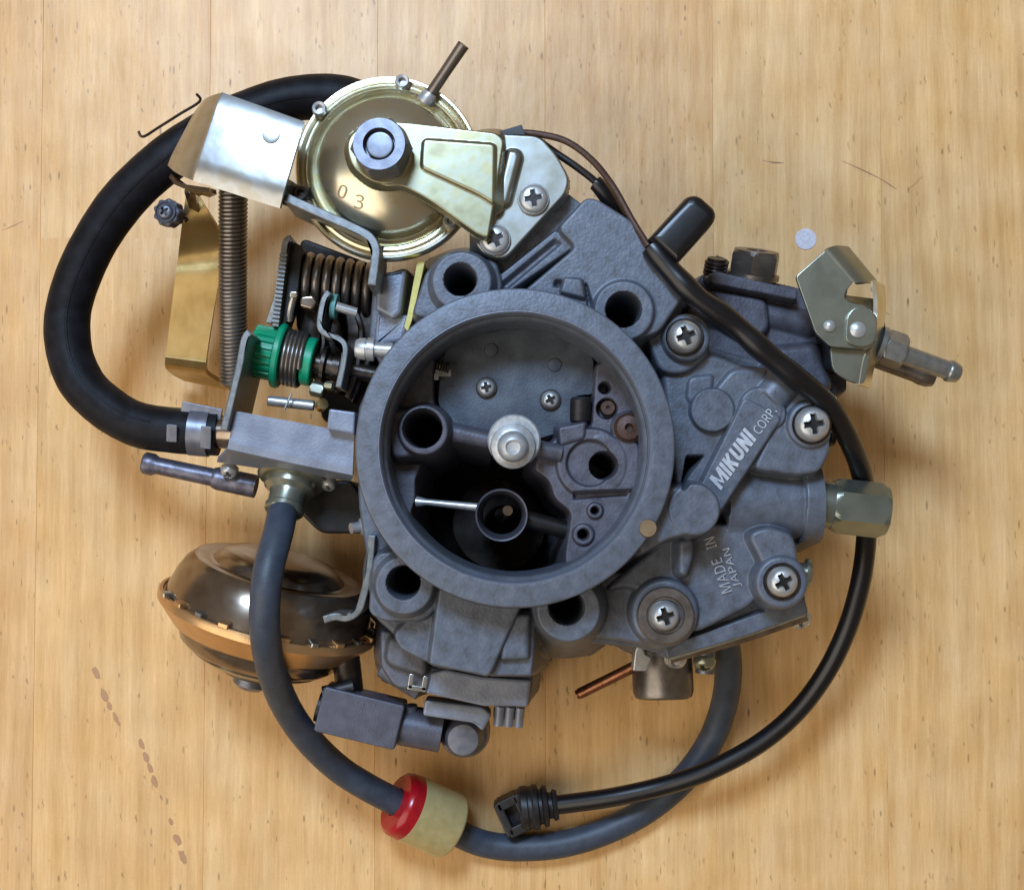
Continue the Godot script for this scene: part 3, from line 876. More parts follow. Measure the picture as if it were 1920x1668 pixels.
func make_throat() -> void:
	# the casting seen through the air horn: a floor with two barrels
	var ring := P2(966, 838, 105)
	var rr := 246.0 * U(105)
	var r := Relief.new(ring - Vector2(rr, rr), ring + Vector2(rr, rr), 0.00028, 0.020)
	var lo := PackedVector2Array([ring - Vector2(rr, rr) * 1.1, ring + Vector2(rr, -rr) * 1.1, ring + Vector2(rr, rr) * 1.1, ring + Vector2(-rr, rr) * 1.1])
	r.block(lo, 72.0, 0.1, 10.0)
	# barrels
	r.hole(P2(975, 735, 76), 152 * U(76), 74.0, 36, 22.0)
	r.pit(rounded(pp([[780, 880], [800, 850], [850, 830], [1000, 830], [1060, 880], [1080, 960], [1066, 1060], [1000, 1085], [900, 1090], [820, 1050], [766, 990], [770, 935]], 78), 0.004, 5), 76.0, 36.0, 22.0)
	# right-hand block with drillings
	r.block(rounded(pp([[1118, 680], [1260, 640], [1290, 900], [1200, 1100], [1060, 1100], [1060, 1035], [1072, 960], [1040, 935], [1030, 900], [1000, 880], [1010, 850], [1052, 812], [1110, 800]], 84), 0.002), 82.0, 0.8, 9.0)
	r.disc(P2(1110, 868, 86), 66 * U(86), 84.6, 0.8, 5.0)
	r.block(rounded(pp([[1110, 812], [1200, 826], [1200, 915], [1120, 932]], 86), 0.003), 84.6, 0.8, 5.0)
	r.block(rounded(pp([[1046, 800], [1100, 790], [1096, 822], [1050, 835]], 86), 0.001), 85.5, 0.8, 5.0)
	r.pit(circle2(P2(1106, 868, 85), 45 * U(85)), 84.8, 82.6, 4.0)
	r.hole(P2(1132, 872, 85), 27 * U(85), 84.5, 50)
	r.disc(P2(1178, 802, 84), 31 * U(84), 84.5, 1.5, 4.0)
	r.hole(P2(1180, 802, 84), 10 * U(84), 83.5, 76, 8.0)
	r.hole(P2(1139, 765, 84), 20 * U(84), 82.0, 77, 10.0)
	r.hole(P2(1135, 726, 84), 12 * U(84), 82.0, 74, 10.0)
	r.pit(pp([[1075, 924], [1178, 920], [1178, 930], [1075, 938]], 83), 82.4, 80.5, 4.0)
	for b in [[1116, 957, 15, 8], [1094, 1002, 20, 11]]:
		r.disc(P2(b[0], b[1], 84), b[2] * U(84), 83.6, 0.6, 5.0, 0.5)
		r.hole(P2(b[0], b[1], 84), b[3] * U(84), 83.5, 70, 12.0)
	# left: bolt tower, floor and shelf
	r.block(rounded(pp([[690, 870], [790, 868], [778, 900], [778, 935], [770, 960], [775, 1010], [800, 1050], [700, 1050]], 80), 0.001), 79.0, 0.5, 9.0)
	r.block(rounded(pp([[690, 640], [815, 650], [812, 745], [822, 790], [780, 860], [690, 880]], 80), 0.002), 79.0, 0.6, 9.0)
	r.disc(P2(794, 806, 92), 47 * U(92), 92.0, 0.8, 9.0)
	r.block(rounded(pp([[720, 770], [790, 765], [800, 850], [735, 862]], 88), 0.003), 88.0, 1.2, 6.0)
	r.bar(P2(830, 806, 84), P2(925, 826, 84), 19 * U(84), 17 * U(84), 81.0, 81.0, true, 1.0)
	r.hole(P2(792, 803, 92), 37 * U(92), 91.6, 34)
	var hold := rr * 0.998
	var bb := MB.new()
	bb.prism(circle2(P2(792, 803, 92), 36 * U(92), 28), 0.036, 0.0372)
	part("bore_shade", bb, "shade_black")  # black disc added as painted shade down the tower hole
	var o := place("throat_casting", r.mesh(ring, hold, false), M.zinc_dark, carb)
	# choke plate over the rear barrel
	var mb := MB.new()
	mb.prism(rounded(pp([[826, 690], [836, 652], [880, 628], [960, 614], [1040, 620], [1092, 640], [1114, 672], [1113, 738], [1078, 742], [1070, 792], [1044, 812], [1010, 822], [960, 822], [850, 800], [832, 778], [820, 752]], 80), 0.0015), 0.0768, 0.0778, 0.0002)
	var choke := part("choke_plate", mb, "plate")
	screw([912, 727, 77.8], 17, 0.2, choke, "steel", 20, 0.7)
	screw([1032, 750, 77.8], 17, 0.5, choke, "steel", 20, 0.7)
	for q in [[921, 656], [1040, 684], [964, 792]]:
		var b := MB.new()
		b.lathe([[0, 0.0006], [12 * U(80), 0.0004], [13 * U(80), 0.0], [13 * U(80), -0.001], [0, -0.001]], axis(P(q[0], q[1], 77.9), Vector3.UP), 24)
		part("rivet", b, "plate", choke)
	var bar := MB.new()
	bar.tube([P(800, 694, 74), P(1118, 730, 74)], 14.0 * U(74), 16)
	part("choke_shaft", bar, "rust")
	# clip and coil at the edge of the rear barrel
	var cl := MB.new()
	cl.box(Vector3(30, 6, 14) * U(84), axis(P(831, 699, 84), Vector3(0.1, 1, 0)), 0.0002)
	cl.box(Vector3(9, 30, 13) * U(84), axis(P(819, 706, 82), Vector3(0.0, 1, 0.1)), 0.0002)
	part("clip", cl, "edge_steel")
	var sp := MB.new()
	sp.spring([P(818, 684, 84), P(842, 690, 84)], 9 * U(84), 2.0 * U(84), 5.0)
	part("small_spring", sp, "dark_steel")
	# dark barrel nut in front of the plate
	var dn := MB.new()
	dn.lathe([[0, 0], [19 * U(82), 0], [20 * U(82), 0.0004], [20 * U(82), 0.0066], [17 * U(82), 0.0072], [0, 0.0072]], axis(P(1088, 788, 80), Vector3(0.02, 0.15, -1)), 28)
	part("barrel_nut", dn, "black_plastic")
	var jet := MB.new()
	jet.lathe([[0, 0.0012], [4 * U(80), 0.0012], [4 * U(80), 0.0022], [13 * U(80), 0.0022], [14 * U(80), 0.0015], [14 * U(80), -0.004], [0, -0.004]], axis(P(1139, 765, 78.5), Vector3.UP), 24)
	part("jet", jet, "rust")
	var ba := MB.new()
	ba.lathe([[0, 0.0], [27 * U(84), 0.0], [28 * U(84), 0.0012], [22 * U(84), 0.0026], [8 * U(84), 0.003], [7 * U(84), 0.001], [0, 0.001]], axis(P(1178, 802, 84.2), Vector3.UP), 28)
	part("plug", ba, "rust")
	# stud for the air cleaner
	var s := MB.new()
	s.lathe([[0, -0.004], [30 * U(94), -0.004], [46 * U(94), -0.0012], [50 * U(94), 0.0], [50 * U(94), 0.0012], [47 * U(94), 0.0018], [0, 0.0018]], axis(P(964, 826, 92.0), Vector3(0.01, 1, 0.06)), 44)
	var stud := part("centre_stud", s, "alum")
	s = MB.new()
	s.lathe([[0, 0], [42 * U(96), 0], [43 * U(96), 0.0010], [41 * U(96), 0.0024], [34 * U(96), 0.0032], [30 * U(97), 0.0034], [28 * U(98), 0.0052], [22 * U(98), 0.0064], [16 * U(98), 0.0068], [14 * U(98), 0.0070], [13 * U(98), 0.0062], [0, 0.0060]], axis(P(962, 836, 93.6), Vector3(0.0, 1, 0.10)), 44)
	part("stud_tip", s, "alum", stud)
	var leg := MB.new()
	leg.tube([P(962, 832, 91), P(958, 836, 66)], 22 * U(85), 20)
	leg.tube([P(980, 836, 85), P(1052, 850, 84)], 17 * U(84), 16)
	part("stud_bridge", leg, "zinc_dark")
	# booster venturi with its two struts
	var v := MB.new()
	var vx := axis(P(941, 965, 68), Vector3(0, 1, 0))
	var uv := U(84)
	v.lathe([[46 * uv, 0.0], [49 * uv, 0.012], [50 * uv, 0.0155], [48.8 * uv, 0.0162], [46 * uv, 0.0160], [43 * uv, 0.0135], [38 * uv, 0.002], [38 * uv, -0.010], [41 * uv, -0.010]], vx, 56, true)
	var ven := part("booster_venturi", v, "zinc_dark")
	var st := MB.new()
	st.tube([P(782, 940, 77), P(800, 941, 78), P(896, 951, 79)], [0.0017, 0.0010, 0.0013], 14)
	part("strut", st, "steel", ven)
	st = MB.new()
	st.tube([P(986, 972, 76), P(1068, 996, 75)], 17 * U(76), 18)
	part("strut", st, "black_bore", ven)
	var nz := MB.new()
	nz.tube([P(941, 965, 66), P(952, 957, 77)], [0.0022, 0.0016], 14)
	part("nozzle", nz, "brown_plate", ven)
	# throttle plates far down the barrels; the black discs carry deep shade as colour
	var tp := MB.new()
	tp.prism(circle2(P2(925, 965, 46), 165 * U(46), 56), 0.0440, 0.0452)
	part("barrel_shade", tp, "shade_black")  # added black disc that paints the shade at the barrel bottom
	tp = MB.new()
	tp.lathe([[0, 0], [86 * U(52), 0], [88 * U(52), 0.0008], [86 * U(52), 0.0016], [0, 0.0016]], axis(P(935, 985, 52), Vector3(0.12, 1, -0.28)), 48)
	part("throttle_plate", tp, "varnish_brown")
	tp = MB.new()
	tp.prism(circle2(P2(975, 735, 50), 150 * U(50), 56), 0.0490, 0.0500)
	part("throttle_plate", tp, "shade_black")

func make_lower() -> void:
	# throttle body under the cover
	var mb := MB.new()
	mb.prism(rounded(pp([[800, 560], [1080, 540], [1220, 700], [1300, 800], [1290, 1000], [1180, 1120], [980, 1180], [820, 1160], [740, 1000], [740, 760]], 40), 0.006), 0.004, 0.0335, 0.0008, Transform3D.IDENTITY, true)
	part("throttle_body", mb, "zinc_low")
	# shoulder of the pump housing
	var r := Relief.new(P2(690, 1150, 60), P2(1020, 1420, 60), 0.00034, 0.012)
	r.block(rounded(pp([[712, 1180], [800, 1200], [806, 1250], [1000, 1262], [1000, 1276], [990, 1330], [800, 1300], [740, 1290], [712, 1250]], 64), 0.002), 63, 1.2, 12.0, 1.0)
	r.block(rounded(pp([[728, 1190], [800, 1218], [800, 1270], [720, 1245]], 68), 0.003), 67.5, 1.6, 4.0, 1.4)
	r.bar(P2(714, 1250, 58), P2(790, 1292, 58), 20 * U(58), 24 * U(58), 56.0, 56.0, true, 1.0)
	place("pump_housing", r.mesh(), M.zinc_low, carb)
	var pc := MB.new()
	pc.prism(rounded(pp([[806, 1262], [836, 1255], [907, 1269], [996, 1275], [990, 1325], [907, 1324], [798, 1300]], 67), 0.0009), 0.052, 0.0668, 0.0009)
	var cover := part("pump_cover", pc, "machined")
	var e := MB.new()
	var ex := axis(P(783, 1281, 68), Vector3.UP, -0.15)
	e.box(Vector3(36, 5, 10) * U(68), ex.translated_local(Vector3(0, 0, 9) * U(68)), 0.0003)
	for k in [-13.0, 13.0]: e.box(Vector3(10, 5, 28) * U(68), ex.translated_local(Vector3(k, 0, -2) * U(68)), 0.0003)
	part("retaining_clip", e, "silver_plate", cover)
	pc = MB.new()
	pc.prism(rounded(pp([[796, 1312], [905, 1326], [922, 1340], [905, 1372], [888, 1356], [792, 1342]], 58), 0.0012), 0.046, 0.0575, 0.0008)
	for k in 3: pc.tube([P(938 + k * 19, 1322 + k * 1.5, 55), P(934 + k * 19, 1358 + k * 1.5, 53)], (9.5 - k * 0.5) * U(54), 16)
	pc.box(Vector3(56, 24, 22) * U(54), axis(P(953, 1336, 50), Vector3.UP, -0.05), 0.0006)
	part("lever_plate", pc, "machined")
	pc = MB.new()
	var px := axis(P(872, 1362, 30), Vector3(0, 1, 0.06))
	pc.lathe([[0, 0], [48 * U(45), 0], [49 * U(45), 0.002], [49 * U(45), 0.008], [44 * U(45), 0.011], [38 * U(45), 0.0115], [38 * U(45), 0.0150], [34 * U(45), 0.0165], [34 * U(45), 0.0185], [28 * U(45), 0.0205], [0, 0.021]], px, 44)
	part("pivot_cap", pc, "nut_steel")
	# switch: box with print, round socket
	var sw := MB.new()
	var bx := axis(P(678, 1340, 46), Vector3(0.0, 1.0, 0.0), -0.235)
	sw.box(Vector3(152 * U(46), 0.016, 84 * U(46)), bx, 0.0007)
	var box := part("position_switch", sw, "violet_plastic")
	lettering("C2C9C1", bx * Vector3(4 * U(46), 0.0081, -27 * U(46)), 13.5, 34 * U(46), 10 * U(46), 0.0002, "faint_print", box)
	sw = MB.new()
	sw.tube([P(752, 1358, 44), P(829, 1372, 44)], 38 * U(44), 28)
	sw.tube([P(770, 1322, 47), P(775, 1372, 45)], 12 * U(44), 14)
	part("socket", sw, "violet_plastic", box)
	sw = MB.new()
	sw.tube([P(606, 1300, 50), P(664, 1287, 50)], 14 * U(50), 16)
	sw.tube([P(610, 1326, 42), P(596, 1322, 42)], 30 * U(42), 20)
	part("rear_plug", sw, "black_plastic", box)
	# joint gasket and plate along the front right edge of the bowl
	var g := MB.new()
	g.prism(thick(PackedVector2Array(smooth([P2(1252, 1231, 70), P2(1390, 1189, 70), P2(1508, 1148, 70)], 8)), 15 * U(70)), 0.0690, 0.0700)
	part("bowl_gasket", g, "pale_gasket")
	g = MB.new()
	g.prism(thick(PackedVector2Array(smooth([P2(1250, 1226, 66), P2(1390, 1187, 66), P2(1508, 1146, 66)], 8)), 34 * U(66)), 0.0640, 0.0685, 0.0004)
	var plate := part("bowl_flange", g, "brown_plate")
	for q in [[1268, 1226, 60, -0.3], [1322, 1232, 54, -0.2], [1498, 1152, 60, 0.2]]:
		var s := MB.new()
		s.screw_head(axis(P(q[0], q[1], q[2]), Vector3(q[3], 0.55, 1.0)).translated_local(Vector3(0, 0.0015, 0)), 22 * U(60), 0.0028, 0.4)
		part("screw", s, "green_brass" if q[0] == 1322 else "steel", plate)
	var bowl := MB.new()
	bowl.prism(rounded(pp([[1080, 1090], [1270, 1010], [1470, 900], [1490, 1120], [1260, 1195], [1100, 1190]], 58), 0.004), 0.014, 0.0640, 0.001)
	part("float_bowl", bowl, "zinc_low")
	# fuel cut-off solenoid beneath the bowl with its copper pipe
	var so := MB.new()
	so.lathe([[0, 0], [56 * U(38), 0], [57 * U(38), 0.012], [57 * U(38), 0.0185], [53 * U(38), 0.0205], [44 * U(38), 0.0212], [0, 0.0212]], axis(P(1240, 1192, 34), Vector3(0.02, 0.10, 1)), 48)
	var sol := part("fuel_solenoid", so, "worn_steel")
	so = MB.new()
	so.prism(rounded(pp([[1190, 1222], [1202, 1190], [1210, 1225], [1222, 1232], [1214, 1258], [1186, 1258]], 56), 0.0008), 0.0500, 0.0560, 0.0006)
	part("tab", so, "steel", sol)
	so = MB.new()
	so.lathe([[0, 0], [8 * U(36), 0.0], [9 * U(36), 0.0006], [9 * U(36), 0.001], [6 * U(36), 0.001], [5.5 * U(36), -0.002], [0, -0.002]], axis(P(1087, 1300, 32), P(1087, 1300, 32) - P(1192, 1248, 38)), 20)
	so.tube([P(1196, 1246, 38), P(1140, 1274, 35), P(1087, 1300, 32)], 10.5 * U(36), 18)
	part("pipe", so, "copper", sol)
	so = MB.new()
	so.tube([P(1325, 1200, 40), P(1322, 1262, 40)], 18 * U(40), 18)
	part("stub", so, "nut_steel", sol)
	# bolts on the right flank of the bowl
	for q in [[1492, 1072, 64, 26], [1538, 812, 60, 24]]:
		var b := MB.new()
		var bxf := axis(P(q[0], q[1], q[2]), Vector3(1, 0.05, 0.06))
		b.lathe([[0, 0], [q[3] * 0.7 * U(64), 0], [q[3] * 0.7 * U(64), 0.003], [q[3] * U(64), 0.0031], [q[3] * U(64), 0.0042], [q[3] * 0.92 * U(64), 0.0048], [0, 0.0048]], bxf, 30)
		part("flank_bolt", b, "green_brass" if q[0] < 1500 else "dark_steel")

func make_capsule() -> void:
	var u := U(90)
	var xf := axis(P(726, 313, 0) * Vector3.ZERO + Vector3(P(727, 313, 87).x, 0.0, P(727, 313, 87).z), Vector3.UP)
	var mb := MB.new()
	var prof := []
	for i in 17:
		var f := i / 16.0
		prof.append([126.0 * f * u, 0.0970 - 0.0062 * pow(f, 2.4)])
	prof.append_array([[130 * u, 0.0892], [133 * u, 0.0866], [136 * u, 0.0846], [140 * u, 0.0842], [144 * u, 0.0850], [148 * u, 0.0864], [152 * u, 0.0870], [155 * u, 0.0866], [158 * u, 0.0856], [163 * u, 0.0853], [167 * u, 0.0862], [170 * u, 0.0870], [174 * u, 0.0870], [177 * u, 0.0860], [178 * u, 0.0845], [177 * u, 0.082], [172 * u, 0.0805], [150 * u, 0.080], [140 * u, 0.074], [110 * u, 0.064], [60 * u, 0.058], [0, 0.057]])
	mb.lathe(prof, xf, 120)
	var cap := part("vacuum_capsule", mb, "gold_plate", null, 30.0)
	tag(cap, "round gold vacuum capsule with rolled rim")
	for q in [["0", 641, 358, 25.0, 18, 26], ["3", 673, 378, 12.0, 17, 27]]:
		var at := P(q[1], q[2], 94.5)
		var off := Vector2(at.x - xf.origin.x, at.z - xf.origin.z)
		var f := off.length() / (126.0 * u)
		var slope := 0.0062 * 2.4 * pow(f, 1.4) / (126.0 * u)
		at.y = 0.0970 - 0.0062 * pow(f, 2.4)
		var dir := off.normalized() * slope
		lettering(q[0], at, q[3], q[4] * u, q[5] * u, 0.0003, "stamp", cap, Vector3(dir.x, 1.0, dir.y))
	for q in [[600, 207], [755, 156], [566, 365], [845, 416]]:
		var s := MB.new()
		s.lathe([[0, 0.0012], [6 * u, 0.0012], [7 * u, 0.0030], [12 * u, 0.0032], [14 * u, 0.0022], [14.5 * u, 0.0], [15 * u, -0.003], [0, -0.003]], axis(P(q[0], q[1], 86.5), Vector3.UP), 24)
		part("crimp_stud", s, "steel" if q[0] != 566 else "dark_steel", cap)
	var ve := MB.new()
	var a := P(800, 186, 87)
	var b := P(869, 84, 94)
	ve.tube([a, a.lerp(b, 0.5), b], [11.5 * u, 11.0 * u, 12.0 * u], 22, false)
	ve.tube([b, b.lerp(a, 0.4)], [8.5 * u, 8.0 * u], 22, true)
	part("vent_pipe", ve, "worn_steel", cap)
	var br := MB.new()
	br.lathe([[0, -0.001], [17 * u, -0.001], [17 * u, 0.001], [12 * u, 0.0025], [0, 0.003]], axis(a, b - a), 20)
	part("braze", br, "steel", cap)
	# stamped strap: arm over the dome and foot screwed to the cover
	var r := Relief.new(P2(640, 215, 103), P2(960, 470, 103), 0.00028, 0.0982)
	r.block(rounded(pp([[650, 262], [690, 226], [760, 228], [930, 248], [946, 262], [932, 352], [916, 448], [896, 440], [800, 372], [752, 348], [722, 352], [676, 330], [655, 296]], 102), 0.004, 6), 102.0, 0.5, 10.0, 0.3)
	r.block(rounded(pp([[792, 258], [930, 268], [928, 385], [898, 366], [788, 315]], 103), 0.0018, 5), 103.0, 0.9, 1.6, 0.4)
	r.block(rounded(pp([[648, 262], [690, 226], [752, 230], [776, 290], [748, 345], [700, 345], [656, 310]], 102), 0.006, 6), 102.4, 0.4, 3.0, 0.3)
	var arm := place("strap_arm", r.mesh(), M.strap_gold, carb)
	r = Relief.new(P2(880, 235, 96), P2(1080, 505, 96), 0.00028, 0.0900)
	r.block(rounded(pp([[912, 250], [1012, 255], [1045, 292], [1068, 335], [1062, 362], [946, 488], [905, 478], [886, 448], [905, 420]], 95), 0.0028, 6), 95.6, 0.5, 10.0, 0.3)
	r.block(rounded(pp([[905, 250], [936, 250], [938, 300], [918, 410], [900, 450], [892, 420]], 98), 0.0014), 101.5, 2.8, 2.2, 0.6)
	r.block(rounded(pp([[950, 277], [972, 278], [979, 292], [955, 385], [932, 388], [935, 340]], 98), 0.0018, 5), 98.0, 1.8, 1.6, 0.5)
	var foot := place("strap_foot", r.mesh(), M.strap_silver, arm)
	screw([1000, 374, 95.8], 28, 0.15, carb.get_node("strap_arm"), "steel", 30, 0.42, Vector3.UP, "steel")
	screw([928, 450, 95.8], 28, 0.45, carb.get_node("strap_arm"), "steel", 30, 0.42, Vector3.UP, "steel")
	var nt := MB.new()
	var lean := Vector3(-0.05, 1.0, 0.0)
	var nx := axis(P(721, 288, 102.4), lean, 0.12)
	nt.hexa(98 * U(110), 0.0, 0.0118, nx, 0.10, 31 * U(112), 0.004)
	var nut := part("lock_nut", nt, "nut_steel", arm, 28.0)
	nt = MB.new()
	nt.lathe([[0, 0.004], [26 * U(112), 0.004], [26 * U(112), 0.0098], [24.5 * U(112), 0.0104], [21 * U(112), 0.0105], [0, 0.0105]], nx, 36)
	part("stud", nt, "nut_steel", arm)
	# shield to the left of the capsule
	var sh := MB.new()
	var top := smooth([P(371, 196, 81), P(384, 182, 90.6), P(412, 172, 98.6), P(430, 176, 100.0), P(570, 226, 101.4)], 6)
	var bot := smooth([P(312, 308, 82), P(328, 322, 92), P(356, 335, 99.5), P(378, 343, 100.8), P(523, 389, 102.4)], 6)
	var grid := []
	for i in top.size():
		var row := []
		for j in 9:
			var f := j / 8.0
			row.append(top[i].lerp(bot[i], f) + Vector3(0, -0.0012 * pow(absf(f * 2.0 - 1.0), 6.0), 0))
		grid.append(row)
	sh.sheet(grid, 0.0016)
	var shield := part("shield_bracket", sh, "silver_plate")
	var lg := MB.new()
	lg.sheet([[P(532, 330, 99), P(520, 380, 99)], [P(548, 340, 92), P(540, 386, 92)], [P(580, 360, 76), P(574, 396, 76)]], 0.0016)
	part("support_leg", lg, "silver_plate", shield)
	var rv := MB.new()
	rv.lathe([[0, 0.0004], [10 * u, 0.0004], [16 * u, 0.0003], [17 * u, 0.0], [17 * u, -0.001], [0, -0.001]], axis(P(508, 252, 101.4), Vector3(0.0, 1, -0.02)), 28)
	part("rivet", rv, "silver_plate", shield)
	var fl := MB.new()
	fl.sheet([[P(316, 332, 82), P(345, 352, 78), P(372, 368, 66)], [P(330, 338, 84), P(362, 352, 82), P(392, 362, 70)], [P(345, 345, 86), P(392, 352, 84), P(405, 356, 76)]], 0.0014)
	fl.sheet([[P(345, 360, 68), P(355, 392, 48)], [P(366, 366, 66), P(372, 400, 48)]], 0.0014)
	part("lower_flange", fl, "brown_plate", shield)
	var wr := MB.new()
	wr.tube(smooth([P(368, 176, 74), P(374, 190, 72), P(336, 214, 70), P(298, 238, 67), P(268, 256, 64), P(259, 246, 64)], 6), 0.00045, 8)
	part("wire_clip", wr, "dark_steel", shield)
	# bent strap standing on edge below the capsule
	var be := MB.new()
	be.prism(thick(PackedVector2Array(smooth([P2(536, 370, 97), P2(560, 381, 97), P2(620, 408, 97), P2(674, 433, 97), P2(694, 446, 97), P2(704, 466, 97), P2(703, 490, 97), P2(697, 535, 97)], 8)), 17 * U(97)), 0.074, 0.0975, 0.0004)
	part("bent_strap", be, "edge_steel")

func make_left() -> void:
	# linkage between capsule and throttle shaft
	var b := MB.new()
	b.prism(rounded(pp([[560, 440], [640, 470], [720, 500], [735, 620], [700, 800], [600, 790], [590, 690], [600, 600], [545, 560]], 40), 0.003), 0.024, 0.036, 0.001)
	part("linkage_backdrop", b, "black_bore")  # dark plate put in for the blackness behind the linkage
	b = MB.new()
	b.prism(rounded(pp([[552, 556], [600, 560], [640, 600], [655, 690], [640, 740], [600, 730], [585, 640], [556, 620]], 48), 0.002), 0.040, 0.048, 0.0008)
	b.prism(rounded(pp([[640, 560], [700, 560], [712, 640], [660, 760], [640, 700], [650, 620]], 56), 0.002), 0.046, 0.056, 0.0008)
	part("throttle_lever", b, "dark_steel")
	b = MB.new()
	b.prism(thick(PackedVector2Array(smooth([P2(590, 600, 58), P2(606, 640, 58), P2(590, 690, 58), P2(600, 730, 58)], 6)), 9 * U(58)), 0.046, 0.058, 0.0004)
	b.prism(thick(PackedVector2Array(smooth([P2(664, 580, 62), P2(676, 620, 62), P2(668, 690, 62), P2(650, 745, 62)], 6)), 10 * U(62)), 0.050, 0.062, 0.0004)
	part("inner_strap", b, "dark_steel")
	b = MB.new()
	b.prism(rounded(pp([[700, 520], [760, 500], [800, 540], [770, 640], [720, 700], [690, 640]], 66), 0.002), 0.03, 0.066, 0.0012)
	part("shaft_housing", b, "zinc_low")
	b = MB.new()
	b.prism(rounded(pp([[706, 512], [762, 505], [752, 585], [738, 598], [704, 580]], 80), 0.001), 0.06, 0.080, 0.0012)
	b.prism(rounded(pp([[706, 585], [770, 590], [756, 640], [700, 650]], 76), 0.001), 0.06, 0.076, 0.0012)
	part("choke_body", b, "machined")
	b = MB.new()
	b.prism(pp([[783, 488], [796, 492], [772, 600], [764, 622], [758, 612], [764, 590]], 82), 0.07, 0.0822)
	part("paper_gasket", b, "gasket")
	# toothed rack plate
	b = MB.new()
	b.prism(thick(PackedVector2Array(smooth([P2(546, 446, 66), P2(536, 452, 66), P2(531, 480, 66), P2(524, 540, 66), P2(516, 612, 66)], 6)), 13 * U(66)), 0.048, 0.066, 0.0003)
	for k in 17:
		var f := k / 16.0
		b.box(Vector3(15, 8, 4.6) * U(66), axis(P(531.5 - 15.0 * f, 478 + 124.0 * f, 66.3), Vector3.UP, -0.12), 0.0001)
	var rack := part("toothed_rack", b, "edge_steel")
	b = MB.new()
	b.prism(rounded(pp([[540, 448], [568, 462], [560, 540], [535, 610], [525, 608], [534, 520]], 62), 0.001), 0.050, 0.062, 0.0004)
	part("backing", b, "black_bore", rack)
	b = MB.new()
	b.prism(thick(PackedVector2Array([P2(523, 545, 60), P2(503, 605, 60)]), 12 * U(60)), 0.050, 0.060, 0.0003)
	part("arm", b, "silver_plate", rack)
	# green gear on the choke shaft with its spring
	var ax := (P(575, 677, 62) - P(495, 661, 62)).normalized()
	var at := P(476, 657, 60)
	var g := MB.new()
	var poly := PackedVector2Array()
	var R := 50.0 * U(60)
	for k in 22:
		for q in [[-0.36, 0.90], [-0.20, 1.0], [0.20, 1.0], [0.36, 0.90]]: poly.append(Vector2.RIGHT.rotated(TAU * (k + q[0]) / 22.0) * R * q[1])
	g.prism(poly, 0.0, 0.0074, 0.0005, axis(at, ax))
	var gear := part("gear", g, "green_nylon", null, 25.0)
	g = MB.new()
	var gx := axis(at, ax)
	g.lathe([[0, 0.0074], [59 * U(62), 0.0074], [62 * U(62), 0.0078], [62 * U(62), 0.0092], [59 * U(62), 0.0098], [30 * U(62), 0.0098], [28 * U(62), 0.0164], [44 * U(62), 0.0166], [46 * U(62), 0.0170], [46 * U(62), 0.0196], [44 * U(62), 0.0200], [0, 0.0200]], gx, 56)
	part("hub", g, "green_nylon", gear)
	g = MB.new()
	g.spring([gx * Vector3(0, 0.0104, 0), gx * Vector3(0, 0.0166, 0)], 50 * U(62), 4.6 * U(62), 4.6, 10, 40)
	part("coil_spring", g, "worn_steel", gear)
	g = MB.new()
	g.lathe([[0, 0.02], [20 * U(62), 0.02], [20 * U(62), 0.0225], [34 * U(62), 0.0226], [35 * U(62), 0.0238], [24 * U(62), 0.0245], [24 * U(62), 0.0262], [30 * U(62), 0.0264], [31 * U(62), 0.0286], [16 * U(62), 0.0292], [16 * U(62), 0.045], [0, 0.045]], gx, 40)
	part("choke_shaft_end", g, "dark_steel")
	# stepped strap on edge beside the gear
	b = MB.new()
	b.prism(thick(PackedVector2Array(smooth([P2(617, 546, 76), P2(607, 562, 76), P2(600, 596, 76), P2(601, 616, 76), P2(614, 626, 76), P2(636, 636, 76), P2(646, 650, 76), P2(644, 676, 76), P2(634, 726, 76)], 7)), 12 * U(76)), 0.058, 0.076, 0.0004)
	part("stepped_strap", b, "edge_steel")
	b = MB.new()
	b.lathe([[0, 0], [24 * U(70), 0], [24 * U(70), 0.0017], [0, 0.0017]], axis(P(622, 574, 69), Vector3(1, 0.05, 0.15)), 32)
	part("teal_washer", b, "teal")
	b = MB.new()
	b.tube([P(630, 574, 71), P(668, 586, 70)], 9 * U(70), 16)
	part("link_pin", b, "steel")
	# big return spring under the capsule
	b = MB.new()
	b.spring([P(570, 524, 54), P(700, 546, 54)], 46 * U(56), 8.0 * U(56), 7.0, 12, 36)
	part("return_spring", b, "worn_steel")
	b = MB.new()
	b.tube([P(560, 522, 54), P(705, 547, 54)], 24 * U(54), 20)
	part("spring_mandrel", b, "dark_steel")
	b = MB.new()
	b.prism(rounded(pp([[563, 556], [586, 553], [594, 566], [586, 580], [562, 574]], 68), 0.0008), 0.060, 0.068, 0.0006)
	part("stop_lug", b, "brown_plate")
	b = MB.new()
	b.box(Vector3(15, 14, 12) * U(70), axis(P(551, 552, 69), Vector3(0, 1, 0.2), -0.05), 0.0004)
	b.tube(smooth([P(551, 556, 67), P(545, 576, 66), P(542, 600, 64)], 4), 8 * U(66), 10)
	part("bent_finger", b, "silver_plate")
	# round headed screw beside the ring
	b = MB.new()
	b.lathe([[0, 0], [16 * U(80), 0.0004], [20 * U(80), 0.0016], [21 * U(80), 0.0035], [19 * U(80), 0.0037], [19 * U(80), 0.0040], [22 * U(80), 0.0042], [22 * U(80), 0.0062], [14 * U(80), 0.0064], [14 * U(80), 0.012], [0, 0.012]], axis(P(664, 653, 80), Vector3(1, 0, 0.05)), 36)
	part("idle_screw", b, "steel")
	# adjusting screw, nuts and pin
	b = MB.new()
